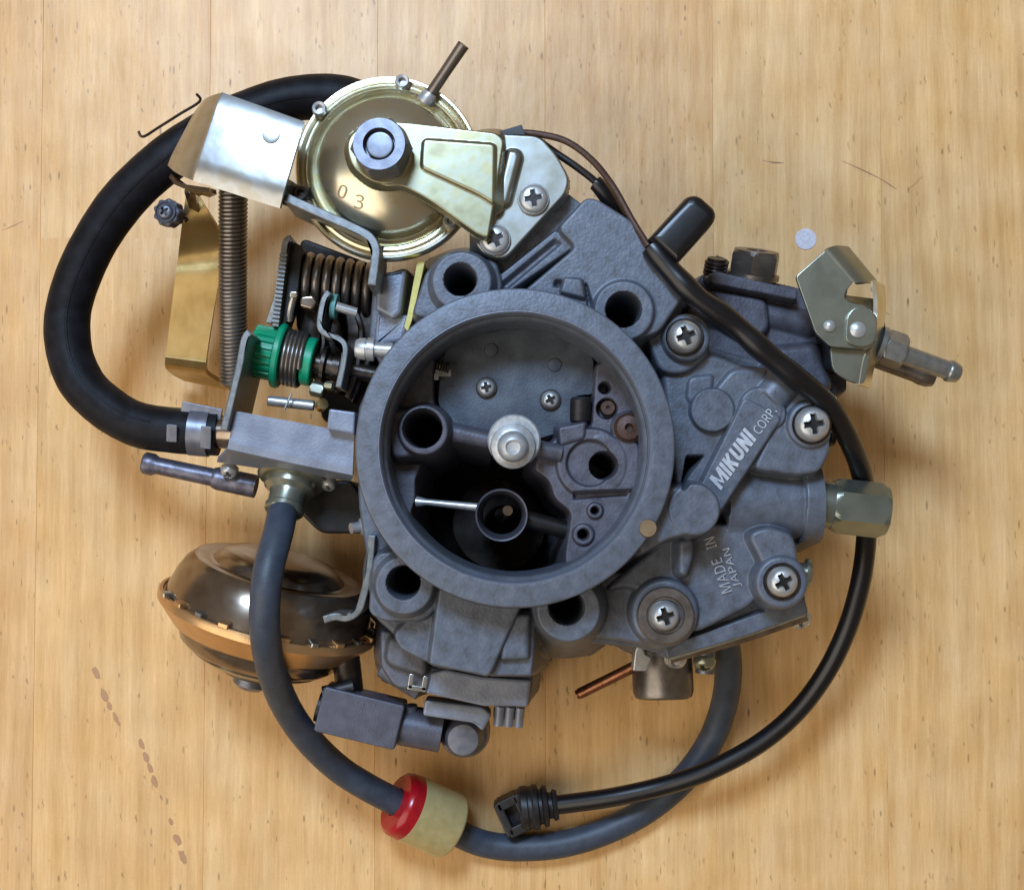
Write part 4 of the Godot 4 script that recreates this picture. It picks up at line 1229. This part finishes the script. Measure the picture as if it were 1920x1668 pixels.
	b.hexa(26 * U(66), 0.0, 0.0042, axis(P(584, 727, 64), Vector3(1, 0.1, 0.25), 0.3))
	b.hexa(15 * U(66), 0.0, 0.0026, axis(P(610, 722, 66), Vector3(1, 0.3, 0.15), 0.1))
	part("lock_nut", b, "green_brass")
	b = MB.new()
	b.lathe([[0, 0], [9 * U(64), 0], [10 * U(64), 0.0004], [10 * U(64), 0.0150], [0, 0.0150]], axis(P(502, 751, 60), Vector3(1, 0.02, 0.11)), 22)
	part("dowel_pin", b, "steel")
	b = MB.new()
	b.lathe([[0, 0], [11 * U(64), 0.0], [11 * U(64), 0.0028], [0, 0.0032]], axis(P(600, 762, 63), Vector3(0.5, 1, -0.3)), 18)
	part("brass_tip", b, "brass")
	b = MB.new()
	b.tube([P(546, 738, 65), P(533, 768, 64)], 2.2 * U(64), 8)
	part("spring_leg", b, "steel")
	# link plate on edge and box bracket
	b = MB.new()
	b.prism(thick(PackedVector2Array(smooth([P2(468, 622, 82), P2(458, 636, 82), P2(447, 690, 82), P2(419, 806, 82)], 6)), 14 * U(82)), 0.052, 0.082, 0.0004)
	part("link_plate", b, "edge_steel")
	b = MB.new()
	b.prism(thick(PackedVector2Array([P2(474, 626, 60), P2(432, 806, 60)]), 8 * U(60)), 0.034, 0.060, 0.0004)
	part("inner_link", b, "dark_steel")
	b = MB.new()
	var tp := [P(440, 770, 78), P(560, 792, 78), P(664, 812, 78)]
	var md := [P(427, 836, 78), P(545, 862, 78), P(661, 886, 78)]
	var m2 := [P(424, 845, 76.6), P(544, 871, 76.6), P(661, 893, 76.6)]
	var lw := [P(406, 866, 66), P(540, 886, 66), P(658, 902, 66)]
	var gg := []
	for k in 3: gg.append(smooth([tp[k], tp[k].lerp(md[k], 0.6), md[k], m2[k], lw[k]], 5))
	b.sheet(gg, 0.0016)
	var bracket := part("valve_bracket", b, "machined")
	b = MB.new()
	b.prism(rounded(pp([[617, 766], [666, 772], [664, 814], [612, 804]], 83), 0.0006), 0.06, 0.083, 0.0006)
	part("cast_lug", b, "machined", bracket)
	for q in [[430, 880, 62, 17], [617, 905, 62, 15]]:
		var s := MB.new()
		s.screw_head(axis(P(q[0], q[1], q[2]), Vector3(0, 0.6, 0.8)), q[3] * U(62), 0.0026, 0.2)
		part("screw", s, "steel", bracket)
	# vacuum delay valve under the bracket
	b = MB.new()
	var vx := axis(P(552, 880, 60), Vector3(-0.16, 0.42, 0.9))
	var w := U(62)
	b.lathe([[0, 0], [64 * w, 0], [66 * w, 0.001], [66 * w, 0.0036], [62 * w, 0.0044], [56 * w, 0.005], [50 * w, 0.0052], [48 * w, 0.0072], [36 * w, 0.0086], [34 * w, 0.0098], [34 * w, 0.0128], [37 * w, 0.0134], [37 * w, 0.0150], [33 * w, 0.0158], [20 * w, 0.0164], [18 * w, 0.0180], [15 * w, 0.0182], [15 * w, 0.024], [0, 0.024]], vx, 52)
	part("diaphragm_valve", b, "green_brass")
	b = MB.new()
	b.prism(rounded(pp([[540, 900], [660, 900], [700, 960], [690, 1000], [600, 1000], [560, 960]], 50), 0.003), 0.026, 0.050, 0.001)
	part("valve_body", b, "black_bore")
	b = MB.new()
	b.lathe([[0, 0], [14 * w, 0.0003], [16 * w, 0.001], [16 * w, 0.0024], [10 * w, 0.003], [10 * w, 0.006], [0, 0.006]], axis(P(690, 985, 62), Vector3(-0.9, 0.5, 0.15)), 24)
	part("side_screw", b, "steel")
	# water pipe stub and vacuum pipe
	b = MB.new()
	var pa := P(268, 867, 56)
	var pb := P(480, 912, 56)
	b.tube([pa, pa.lerp(pb, 0.02), pa.lerp(pb, 0.09), pa.lerp(pb, 0.13), pa.lerp(pb, 0.5), pb], [18 * U(56), 21 * U(56), 21 * U(56), 16.5 * U(56), 17 * U(56), 18 * U(56)], 26)
	b.tube([pa.lerp(pb, 0.62), pa.lerp(pb, 0.66), pb], [19 * U(56), 22 * U(56), 22 * U(56)], 26)
	part("outlet_pipe", b, "dirty_steel")
	b = MB.new()
	b.tube([P(330, 805, 58), P(470, 815, 60)], 30 * U(58), 22)
	part("hose_nipple", b, "brown_plate")
	# spring guarded rod
	b = MB.new()
	b.tube([P(437, 340, 58), P(436, 540, 48), P(438, 722, 38)], 22 * U(48), 22)
	var rod := part("guarded_rod", b, "worn_steel")
	b = MB.new()
	b.spring([P(437, 345, 58), P(436, 540, 48), P(438, 722, 38)], 23.5 * U(48), 3.9 * U(48), 51.0, 8, 22)
	part("coil_guard", b, "worn_steel", rod)
	# golden bent plate with its adjusting knob
	b = MB.new()
	var L := [P(348, 366, 50), P(342, 410, 48), P(337, 450, 42), P(333, 485, 38), P(329, 515, 37.6), P(325, 545, 36), P(318, 600, 33), P(311, 660, 31), P(309, 672, 30.6), P(310, 690, 27), P(324, 703, 14), P(345, 714, 10)]
	var Rr := [P(372, 366, 50), P(394, 404, 48), P(413, 440, 42), P(413, 475, 38), P(412, 510, 37.6), P(408, 540, 36), P(399, 590, 33), P(387, 668, 31), P(386, 682, 30.6), P(388, 702, 27), P(420, 722, 14), P(440, 734, 10)]
	L = smooth(L, 4)
	Rr = smooth(Rr, 4)
	grid_sheet(b, L, Rr, 6, 0.0016)
	var gp := part("fast_idle_plate", b, "brass")
	tag(gp, "bent golden plate beside the spring guarded rod")
	b = MB.new()
	var kp := PackedVector2Array()
	for k in 72: kp.append(Vector2.RIGHT.rotated(TAU * k / 72.0) * (25.0 + 1.8 * cos(9.0 * TAU * k / 72.0)) * U(56))
	var kx := axis(P(322, 402, 52), Vector3(-0.12, 1, 0.05))
	b.prism(kp, 0.0, 0.0055, 0.0008, kx)
	b.lathe([[0, 0.005], [19 * U(56), 0.005], [20 * U(56), 0.0062], [18 * U(56), 0.0064], [17 * U(56), 0.0058], [0, 0.0058]], kx, 32)
	var knob := part("adjusting_knob", b, "violet_plastic")
	b = MB.new()
	b.screw_head(kx.translated_local(Vector3(0, 0.0056, 0)), 15.5 * U(56), 0.0018, 0.6)
	part("screw", b, "nut_steel", knob)
	b = MB.new()
	b.tube([P(345, 408, 46), P(372, 398, 46)], 13 * U(46), 16)
	part("shank", b, "dark_steel", knob)
	# the second vacuum capsule standing on its rim, lower left
	b = MB.new()
	var cc := P(502, 1152, 39)
	var ca := Vector3(0.26, 0.15, -0.95)
	var cx := axis(cc, ca)
	var k2 := U(40)
	b.lathe([[0, 0.0205], [80 * k2, 0.0202], [104 * k2, 0.0192], [116 * k2, 0.0172], [124 * k2, 0.0158], [134 * k2, 0.0156], [146 * k2, 0.0164], [158 * k2, 0.0160], [172 * k2, 0.0134], [183 * k2, 0.0092], [190 * k2, 0.0050], [194 * k2, 0.0022], [203 * k2, 0.0014], [205.5 * k2, 0.0004], [204 * k2, -0.0006], [196 * k2, -0.0012], [160 * k2, -0.0076], [157 * k2, -0.0092], [150 * k2, -0.0122], [138 * k2, -0.0140], [128 * k2, -0.0140], [125 * k2, -0.0156], [104 * k2, -0.0176], [74 * k2, -0.0182], [70 * k2, -0.0202], [40 * k2, -0.0216], [0, -0.0218]], cx, 96)
	var dash := part("dashpot_capsule", b, "brown_plate", null, 32.0)
	var band := MB.new()
	band.lathe([[199 * k2, 0.0024], [205 * k2, 0.0022], [207 * k2, 0.0010], [206.5 * k2, -0.0006], [171 * k2, -0.0074], [169 * k2, -0.0070], [198 * k2, -0.0006]], cx, 96, true)
	var clamp_band := part("clamp_band", band, "reflected_tan", dash)  # its tan colour stands for the table mirrored in the metal
	for k in 12:
		var t := MB.new()
		var a := 2.62 - k * 0.27
		t.box(Vector3(15 + 5 * (k % 2), 9, 26 - 4 * (k % 3)) * k2, cx * Transform3D(Basis(Vector3.UP, -a + PI * 0.5) * Basis(Vector3.RIGHT, 0.15), Vector3(cos(a), 0, sin(a)) * 196.0 * k2 + Vector3(0, 0.0030, 0)), 0.0003)
		part("crimp_tab", t, "reflected_tan" if k % 2 else "silver_plate", dash)
	b = MB.new()
	b.lathe([[0, -0.022], [34 * k2, -0.022], [34 * k2, -0.0245], [24 * k2, -0.026], [0, -0.026]], cx, 28)
	part("rear_stub", b, "nut_steel", dash)
	# hanger strap of that capsule
	b = MB.new()
	b.prism(thick(PackedVector2Array(smooth([P2(697, 1003, 74), P2(691, 1070, 74), P2(680, 1120, 74), P2(670, 1146, 74), P2(650, 1158, 74), P2(628, 1156, 74), P2(606, 1162, 74)], 7)), 14 * U(74)), 0.048, 0.074, 0.0004)
	part("hanger_strap", b, "edge_steel")
	b = MB.new()
	b.tube([P(640, 1160, 50), P(655, 1290, 44), P(640, 1330, 40)], 26 * U(46), 16)
	part("hanger_pin", b, "dark_steel")

func grid_sheet(b: MB, l: Array, r: Array, n: int, th: float) -> void:
	var g := []
	for i in l.size():
		var row := []
		for j in n + 1: row.append(l[i].lerp(r[i], float(j) / n))
		g.append(row)
	b.sheet(g, th)

func make_right() -> void:
	# automatic choke housing behind the cable
	var r := Relief.new(P2(1270, 480, 66), P2(1600, 770, 66), 0.00034, 0.012)
	r.block(rounded(pp([[1288, 560], [1316, 512], [1345, 505], [1500, 538], [1585, 570], [1596, 735], [1500, 756], [1420, 705], [1300, 660]], 58), 0.004), 58, 1.5, 12.0, 1.0)
	r.block(rounded(pp([[1330, 512], [1345, 505], [1500, 541], [1498, 562], [1335, 530]], 68), 0.0012), 66, 0.7, 12.0, 0.6)
	r.block(rounded(pp([[1330, 540], [1440, 560], [1445, 620], [1400, 640], [1320, 590]], 63), 0.003), 62.5, 1.5, 4.0, 1.2)
	r.bar(P2(1445, 585, 62), P2(1520, 605, 62), 27 * U(62), 27 * U(62), 61, 61, false, 1.0)
	r.bar(P2(1310, 590, 60), P2(1345, 598, 60), 20 * U(60), 20 * U(60), 61, 61, false, 1.0)
	r.block(rounded(pp([[1430, 650], [1540, 640], [1568, 730], [1510, 744], [1470, 700]], 63), 0.004), 63.5, 3.0, 4.0, 1.4)
	var ho := place("choke_housing", r.mesh(), M.zinc_dark, carb)
	var b := MB.new()
	var hx := axis(P(1412, 516, 58), Vector3(0.12, 0.30, -1.0), 0.25)
	b.hexa(84 * U(62), 0.0, 0.0082, hx, 0.10, 20 * U(62), 0.002)
	b.lathe([[0, -0.001], [50 * U(62), -0.001], [50 * U(62), 0.0008], [0, 0.0008]], hx, 36)
	part("hex_plug", b, "worn_steel", ho, 28.0)
	b = MB.new()
	b.spring([P(1340, 514, 60), P(1345, 488, 62)], 19 * U(60), 4 * U(60), 4.0, 8, 24)
	b.tube([P(1340, 516, 60), P(1345, 484, 62)], 18 * U(60), 18)
	part("set_screw", b, "dark_steel", ho)
	# clip plate in pale gold
	b = MB.new()
	b.prism(rounded(pp([[1492, 518], [1549, 468], [1602, 527], [1587, 545], [1584, 560], [1598, 566], [1622, 572], [1645, 592], [1644, 640], [1630, 655], [1558, 650], [1530, 624]], 80), 0.0012, 4), 0.0785, 0.0800, 0.0003)
	var clip := part("clip_plate", b, "green_brass")
	tag(clip, "pale gold clip plate with open notch")
	b = MB.new()
	grid_sheet(b, smooth([P(1546, 468, 80), P(1554, 464, 80), P(1570, 460, 78), P(1592, 462, 74)], 4), smooth([P(1600, 530, 80), P(1610, 530, 80), P(1626, 528, 78), P(1645, 526, 74)], 4), 3, 0.0013)
	part("folded_edge", b, "green_brass", clip)
	b = MB.new()
	grid_sheet(b, smooth([P(1640, 524, 76), P(1646, 570, 77), P(1640, 640, 77), P(1622, 668, 77), P(1612, 722, 77)], 5), smooth([P(1660, 536, 66), P(1662, 580, 66), P(1653, 640, 66), P(1642, 680, 66), P(1632, 728, 66)], 5), 4, 0.0013)
	part("side_flange", b, "gold_plate", clip)
	b = MB.new()
	b.prism(rounded(pp([[1556, 645], [1636, 648], [1622, 722], [1590, 714], [1562, 696]], 77), 0.0025, 5), 0.0755, 0.0768, 0.0003)
	part("lower_tab", b, "green_brass", clip)
	b = MB.new()
	b.prism(rounded(pp([[1588, 592], [1604, 574], [1632, 578], [1647, 602], [1640, 645], [1612, 652], [1585, 640]], 81), 0.0025, 5), 0.0800, 0.0812, 0.0003)
	part("upper_leaf", b, "green_brass", clip)
	for q in [[1556, 611, 11, 80.2], [1609, 618, 15, 81.3]]:
		b = MB.new()
		b.lathe([[0, 0.001], [q[2] * 0.6 * U(80), 0.0009], [q[2] * U(80), 0.0003], [q[2] * U(80), -0.0005], [0, -0.0005]], axis(P(q[0], q[1], q[3]), Vector3.UP), 24)
		part("rivet", b, "steel", clip)
	b = MB.new()
	b.sheet([[P(1578, 552, 66), P(1640, 560, 66)], [P(1584, 600, 66), P(1640, 600, 66)]], 0.001)
	part("back_leaf", b, "gold_plate", clip)
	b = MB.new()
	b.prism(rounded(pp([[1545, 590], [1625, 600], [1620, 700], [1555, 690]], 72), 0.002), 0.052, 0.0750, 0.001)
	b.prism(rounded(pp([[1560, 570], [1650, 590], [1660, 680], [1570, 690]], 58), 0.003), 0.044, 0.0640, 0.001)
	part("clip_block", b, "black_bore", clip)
	# coolant pipes
	b = MB.new()
	var d := P(1800, 702, 64) - P(1690, 664, 64)
	var nx := axis(P(1655, 648, 63), d, 0.25)
	b.hexa(60 * U(64), 0.0, 0.0072, nx, 0.10)
	b.lathe([[0, -0.0016], [36 * U(64), -0.0016], [36 * U(64), 0.0], [0, 0.0]], nx, 32)
	var pipe_nut := part("pipe_nut", b, "pipe_steel", null, 28.0)
	b = MB.new()
	var a0 := P(1688, 662, 64)
	var a1 := P(1800, 702, 62)
	var rr := []
	var pts := []
	for q in [[0.0, 18.5], [0.14, 18.5], [0.15, 18.5], [0.78, 18.0], [0.80, 20.5], [0.83, 21.5], [0.86, 20.5], [0.90, 19.5], [0.97, 17.0], [1.0, 12.0]]:
		pts.append(a0.lerp(a1, q[0]))
		rr.append(q[1] * U(64))
	b.tube(pts, rr, 28)
	part("coolant_pipe", b, "pipe_steel")
	b = MB.new()
	pts = []
	rr = []
	for q in [[0.0, 17.0], [0.8, 17.0], [0.86, 19.0], [0.94, 18.0], [1.0, 13.0]]:
		pts.append(P(1575, 648, 48).lerp(P(1752, 712, 48), q[0]))
		rr.append(q[1] * U(48))
	b.tube(pts, rr, 24)
	part("coolant_pipe", b, "worn_steel")
	# fuel union: brass hexagon with chamfered ends on the inlet boss
	b = MB.new()
	var fx := axis(P(1552, 946, 70), Vector3(1, 0.0, 0.11), 0.0)
	b.lathe([[0, -0.004], [44 * U(70), -0.004], [44 * U(70), 0.0016], [0, 0.0016]], fx, 36)
	b.hexa(90 * U(70), 0.0012, 0.0186, fx, 0.16)
	var un := part("fuel_union", b, "olive_plate", null, 26.0)
	tag(un, "greenish brass hexagonal fuel union on the inlet boss")

func make_hoses() -> void:
	# thick black water hose
	var b := MB.new()
	var hp := smooth(p3([[700, 205, 58], [640, 184, 56], [560, 184, 55], [480, 205, 56], [400, 242, 58], [315, 297, 58], [232, 374, 56], [168, 470, 54], [130, 570, 52], [128, 650, 52], [152, 716, 53], [200, 764, 55], [256, 795, 57], [320, 806, 58], [410, 812, 58]]), 14)
	var hr := []
	for i in hp.size(): hr.append(42.5 * U(56) * (1.0 + 0.012 * sin(i * 0.11) + 0.007 * sin(i * 0.37 + 1.0) + 0.003 * sin(i * 1.1)))
	b.tube(hp, hr, 48)
	var ho := part("water_hose", b, "rubber")
	tag(ho, "thick black rubber hose curving round the left side")
	b = MB.new()
	var sp := []
	for i in range(10, hp.size() - 20):
		var d: Vector3 = (hp[i + 1] - hp[i - 1]).normalized()
		var inw := d.cross(Vector3.UP).normalized()
		sp.append(hp[i] + (Vector3.UP * cos(-0.25) + inw * sin(-0.25)) * (hr[i] - 0.0001))
	b.tube(sp, 0.00045, 6)
	part("mould_seam", b, "rubber", ho)
	b = MB.new()
	var ca := P(352, 808, 58)
	var cb := P(400, 812, 58)
	var cd := (cb - ca).normalized()
	b.lathe([[43.5 * U(58), 0.001], [45.5 * U(58), 0.001], [45.5 * U(58), 0.0072], [43.5 * U(58), 0.0072]], axis(ca, cd), 40, true)
	b.box(Vector3(44, 5, 20) * U(58), axis(P(362, 766, 62), Vector3(0, 1, 0.1), -0.2), 0.0003)
	b.box(Vector3(36, 5, 22) * U(58), axis(P(398, 774, 62), Vector3(0, 1, 0.1), -0.2), 0.0003)
	b.box(Vector3(20, 5, 34) * U(58), axis(P(322, 812, 66.2), Vector3(0.0, 1, 0.4), -0.1), 0.0003)
	b.box(Vector3(20, 5, 44) * U(58), axis(P(386, 820, 66.2), Vector3(0.0, 1, 0.4), -0.1), 0.0003)
	part("hose_clamp", b, "nut_steel", ho)
	# blue-grey vacuum hose with its filter
	b = MB.new()
	var k := U(40)
	b.tube(smooth(p3([[529, 962, 70], [521, 1000, 77], [505, 1060, 83], [497, 1120, 84], [497, 1190, 79], [510, 1260, 67], [538, 1328, 52], [580, 1388, 40], [634, 1440, 30], [690, 1476, 25], [752, 1508, 20]]), 12), 0.00475, 28)
	var vh := part("vacuum_hose", b, "blue_rubber")
	tag(vh, "blue-grey vacuum hose with red and cream filter")
	b = MB.new()
	b.tube(smooth(p3([[838, 1548, 11], [868, 1566, 8], [910, 1582, 5.5], [970, 1589, 5.0], [1050, 1583, 5.0], [1130, 1560, 5.0], [1210, 1520, 5.0], [1280, 1462, 6], [1330, 1394, 9], [1358, 1320, 16], [1366, 1250, 26], [1358, 1190, 36]]), 12), 0.00475, 28)
	part("rear_hose", b, "blue_rubber", vh)
	b = MB.new()
	var f0 := P(744, 1504, 20.5)
	var f1 := P(846, 1549, 12.0)
	var fl := f0.distance_to(f1)
	var fx := axis(f0, f1 - f0)
	b.lathe([[0.0105, fl * 0.22], [0.0117, fl * 0.22], [0.0118, fl * 0.94], [0.0112, fl * 0.985], [0.0104, fl], [0.0052, fl], [0.0050, fl * 0.9]], fx, 56)
	var fi := part("filter", b, "cream", vh)
	b = MB.new()
	b.lathe([[0.0050, -0.0005], [0.0060, -fl * 0.02], [0.0098, -fl * 0.02], [0.0110, 0.0006], [0.0114, 0.0020], [0.0115, fl * 0.26], [0.0060, fl * 0.26]], fx, 56)
	part("filter_cap", b, "red_cap", vh)
	# black cable: flat sleeve over the cover, then a round sheath down to the plug
	b = MB.new()
	var path := smooth(p3([[1222, 462, 97], [1262, 512, 98], [1310, 560, 98], [1372, 604, 96], [1430, 656, 95], [1488, 704, 93], [1546, 752, 88], [1586, 812, 80], [1614, 880, 68], [1624, 950, 58], [1624, 1020, 50], [1612, 1100, 44], [1588, 1180, 38], [1548, 1262, 33], [1492, 1336, 29], [1420, 1396, 26], [1330, 1444, 23], [1240, 1474, 19], [1150, 1494, 16], [1080, 1504, 13], [1030, 1510, 11]]), 12)
	var rad := []
	for i in path.size():
		var f := i / 12.0
		var t := clampf((f - 5.2) / 1.2, 0.0, 1.0)
		rad.append(lerpf(22.0 * U(96), 0.00335, t) * (1.0 + 0.05 * sin(f * 5.3) * (1.0 - t)))
	b.tube(path, rad, 24)
	var cable := part("cable", b, "sleeve")
	tag(cable, "shiny black cable looping down the right side")
	b = MB.new()
	var ax := (P(930, 1520, 9) - P(1040, 1508, 9)).normalized()
	var cx := axis(P(1046, 1508, 10), ax)
	b.lathe([[0, 0], [0.0050, 0.0], [0.0054, 0.0008], [0.0056, 0.0016], [0.0046, 0.0020], [0.0046, 0.0032], [0.0070, 0.0036], [0.0074, 0.0050], [0.0062, 0.0056], [0.0062, 0.0066], [0.0078, 0.0070], [0.0080, 0.0086], [0.0074, 0.0092], [0.0074, 0.0104], [0.0078, 0.0108], [0.0078, 0.0128], [0.0070, 0.0136], [0, 0.0136]], cx, 30)
	var plug := part("plug", b, "black_plastic", cable)
	b = MB.new()
	var qx := axis(P(962, 1524, 9), Vector3(0, 1, 0), 0.45)
	b.box(Vector3(0.003, 0.010, 0.0125), qx.translated_local(Vector3(-0.0034, 0, 0)), 0.0006)
	b.box(Vector3(0.003, 0.010, 0.0125), qx.translated_local(Vector3(0.0038, 0, 0)), 0.0006)
	b.box(Vector3(0.0080, 0.010, 0.0036), qx.translated_local(Vector3(0, 0, -0.0048)), 0.0006)
	b.box(Vector3(0.0080, 0.010, 0.0036), qx.translated_local(Vector3(0, 0, 0.0052)), 0.0006)
	b.box(Vector3(0.0080, 0.004, 0.012), qx.translated_local(Vector3(0, -0.003, 0)), 0.0006)
	part("plug_latch", b, "black_plastic", cable)
	# rubber boot of the solenoid and the thin wires
	b = MB.new()
	var bd := (P(1318, 390, 100) - P(1242, 474, 100)).normalized()
	var bx := Transform3D(Basis(bd, Vector3.UP, bd.cross(Vector3.UP)), P(1281, 430, 96))
	var q := U(100)
	var bp := PackedVector2Array([Vector2(-62, -36)])
	for w in 9: bp.append(Vector2(36 + 26 * sin(w * PI / 16), -36 + 26 * (1.0 - cos(w * PI / 16))))
	for w in 9: bp.append(Vector2(40 + 22 * cos(w * PI / 16), 13 + 22 * sin(w * PI / 16)))
	bp.append_array(PackedVector2Array([Vector2(-62, 35)]))
	for w in bp.size(): bp[w] *= q
	b.prism(bp, -0.010, 0.0066, 0.0030, bx, true)
	var boot := part("rubber_boot", b, "sleeve")
	b = MB.new()
	b.tube(smooth(p3([[960, 250, 92], [1000, 250, 93], [1060, 264, 94], [1110, 300, 94], [1150, 350, 93], [1185, 412, 94], [1216, 462, 97]]), 8), 6.5 * U(94), 12)
	part("wire", b, "rust", boot)
	b = MB.new()
	b.tube(smooth(p3([[1000, 256, 88], [1040, 285, 88], [1080, 312, 88], [1118, 342, 87], [1140, 372, 85], [1158, 408, 82]]), 8), 7.0 * U(88), 12)
	part("wire", b, "black_plastic", boot)
	b = MB.new()
	b.tube(smooth(p3([[1116, 342, 88], [1124, 350, 88], [1142, 376, 87], [1160, 406, 84], [1164, 412, 84]]), 6), [4 * U(88)] + tube_fill(22, 15 * U(88)) + [6 * U(88), 4 * U(88)], 14)
	part("heat_shrink", b, "sleeve", boot)
	b = MB.new()
	b.prism(pp([[926, 249], [978, 234], [986, 254], [940, 254]], 94), 0.088, 0.0945, 0.0003)
	part("tape_end", b, "black_plastic", boot)
func tube_fill(n: int, r: float) -> Array:
	var o := []
	for i in n: o.append(r)
	return o

func _ready() -> void:
	rng.seed = 20
	make_light()
	make_materials()
	make_table()
	make_carburettor()
	make_paper()
func make_paper() -> void:
	var mb := MB.new()
	mb.prism(circle2(P2(1511, 448, 0), 20.0 * U(0), 32), 0.00005, 0.0003, 0.00006)
	tag(build("paper_disc", mb, M.paper, self), "small round white punched paper disc lying on the bare table", "paper disc")
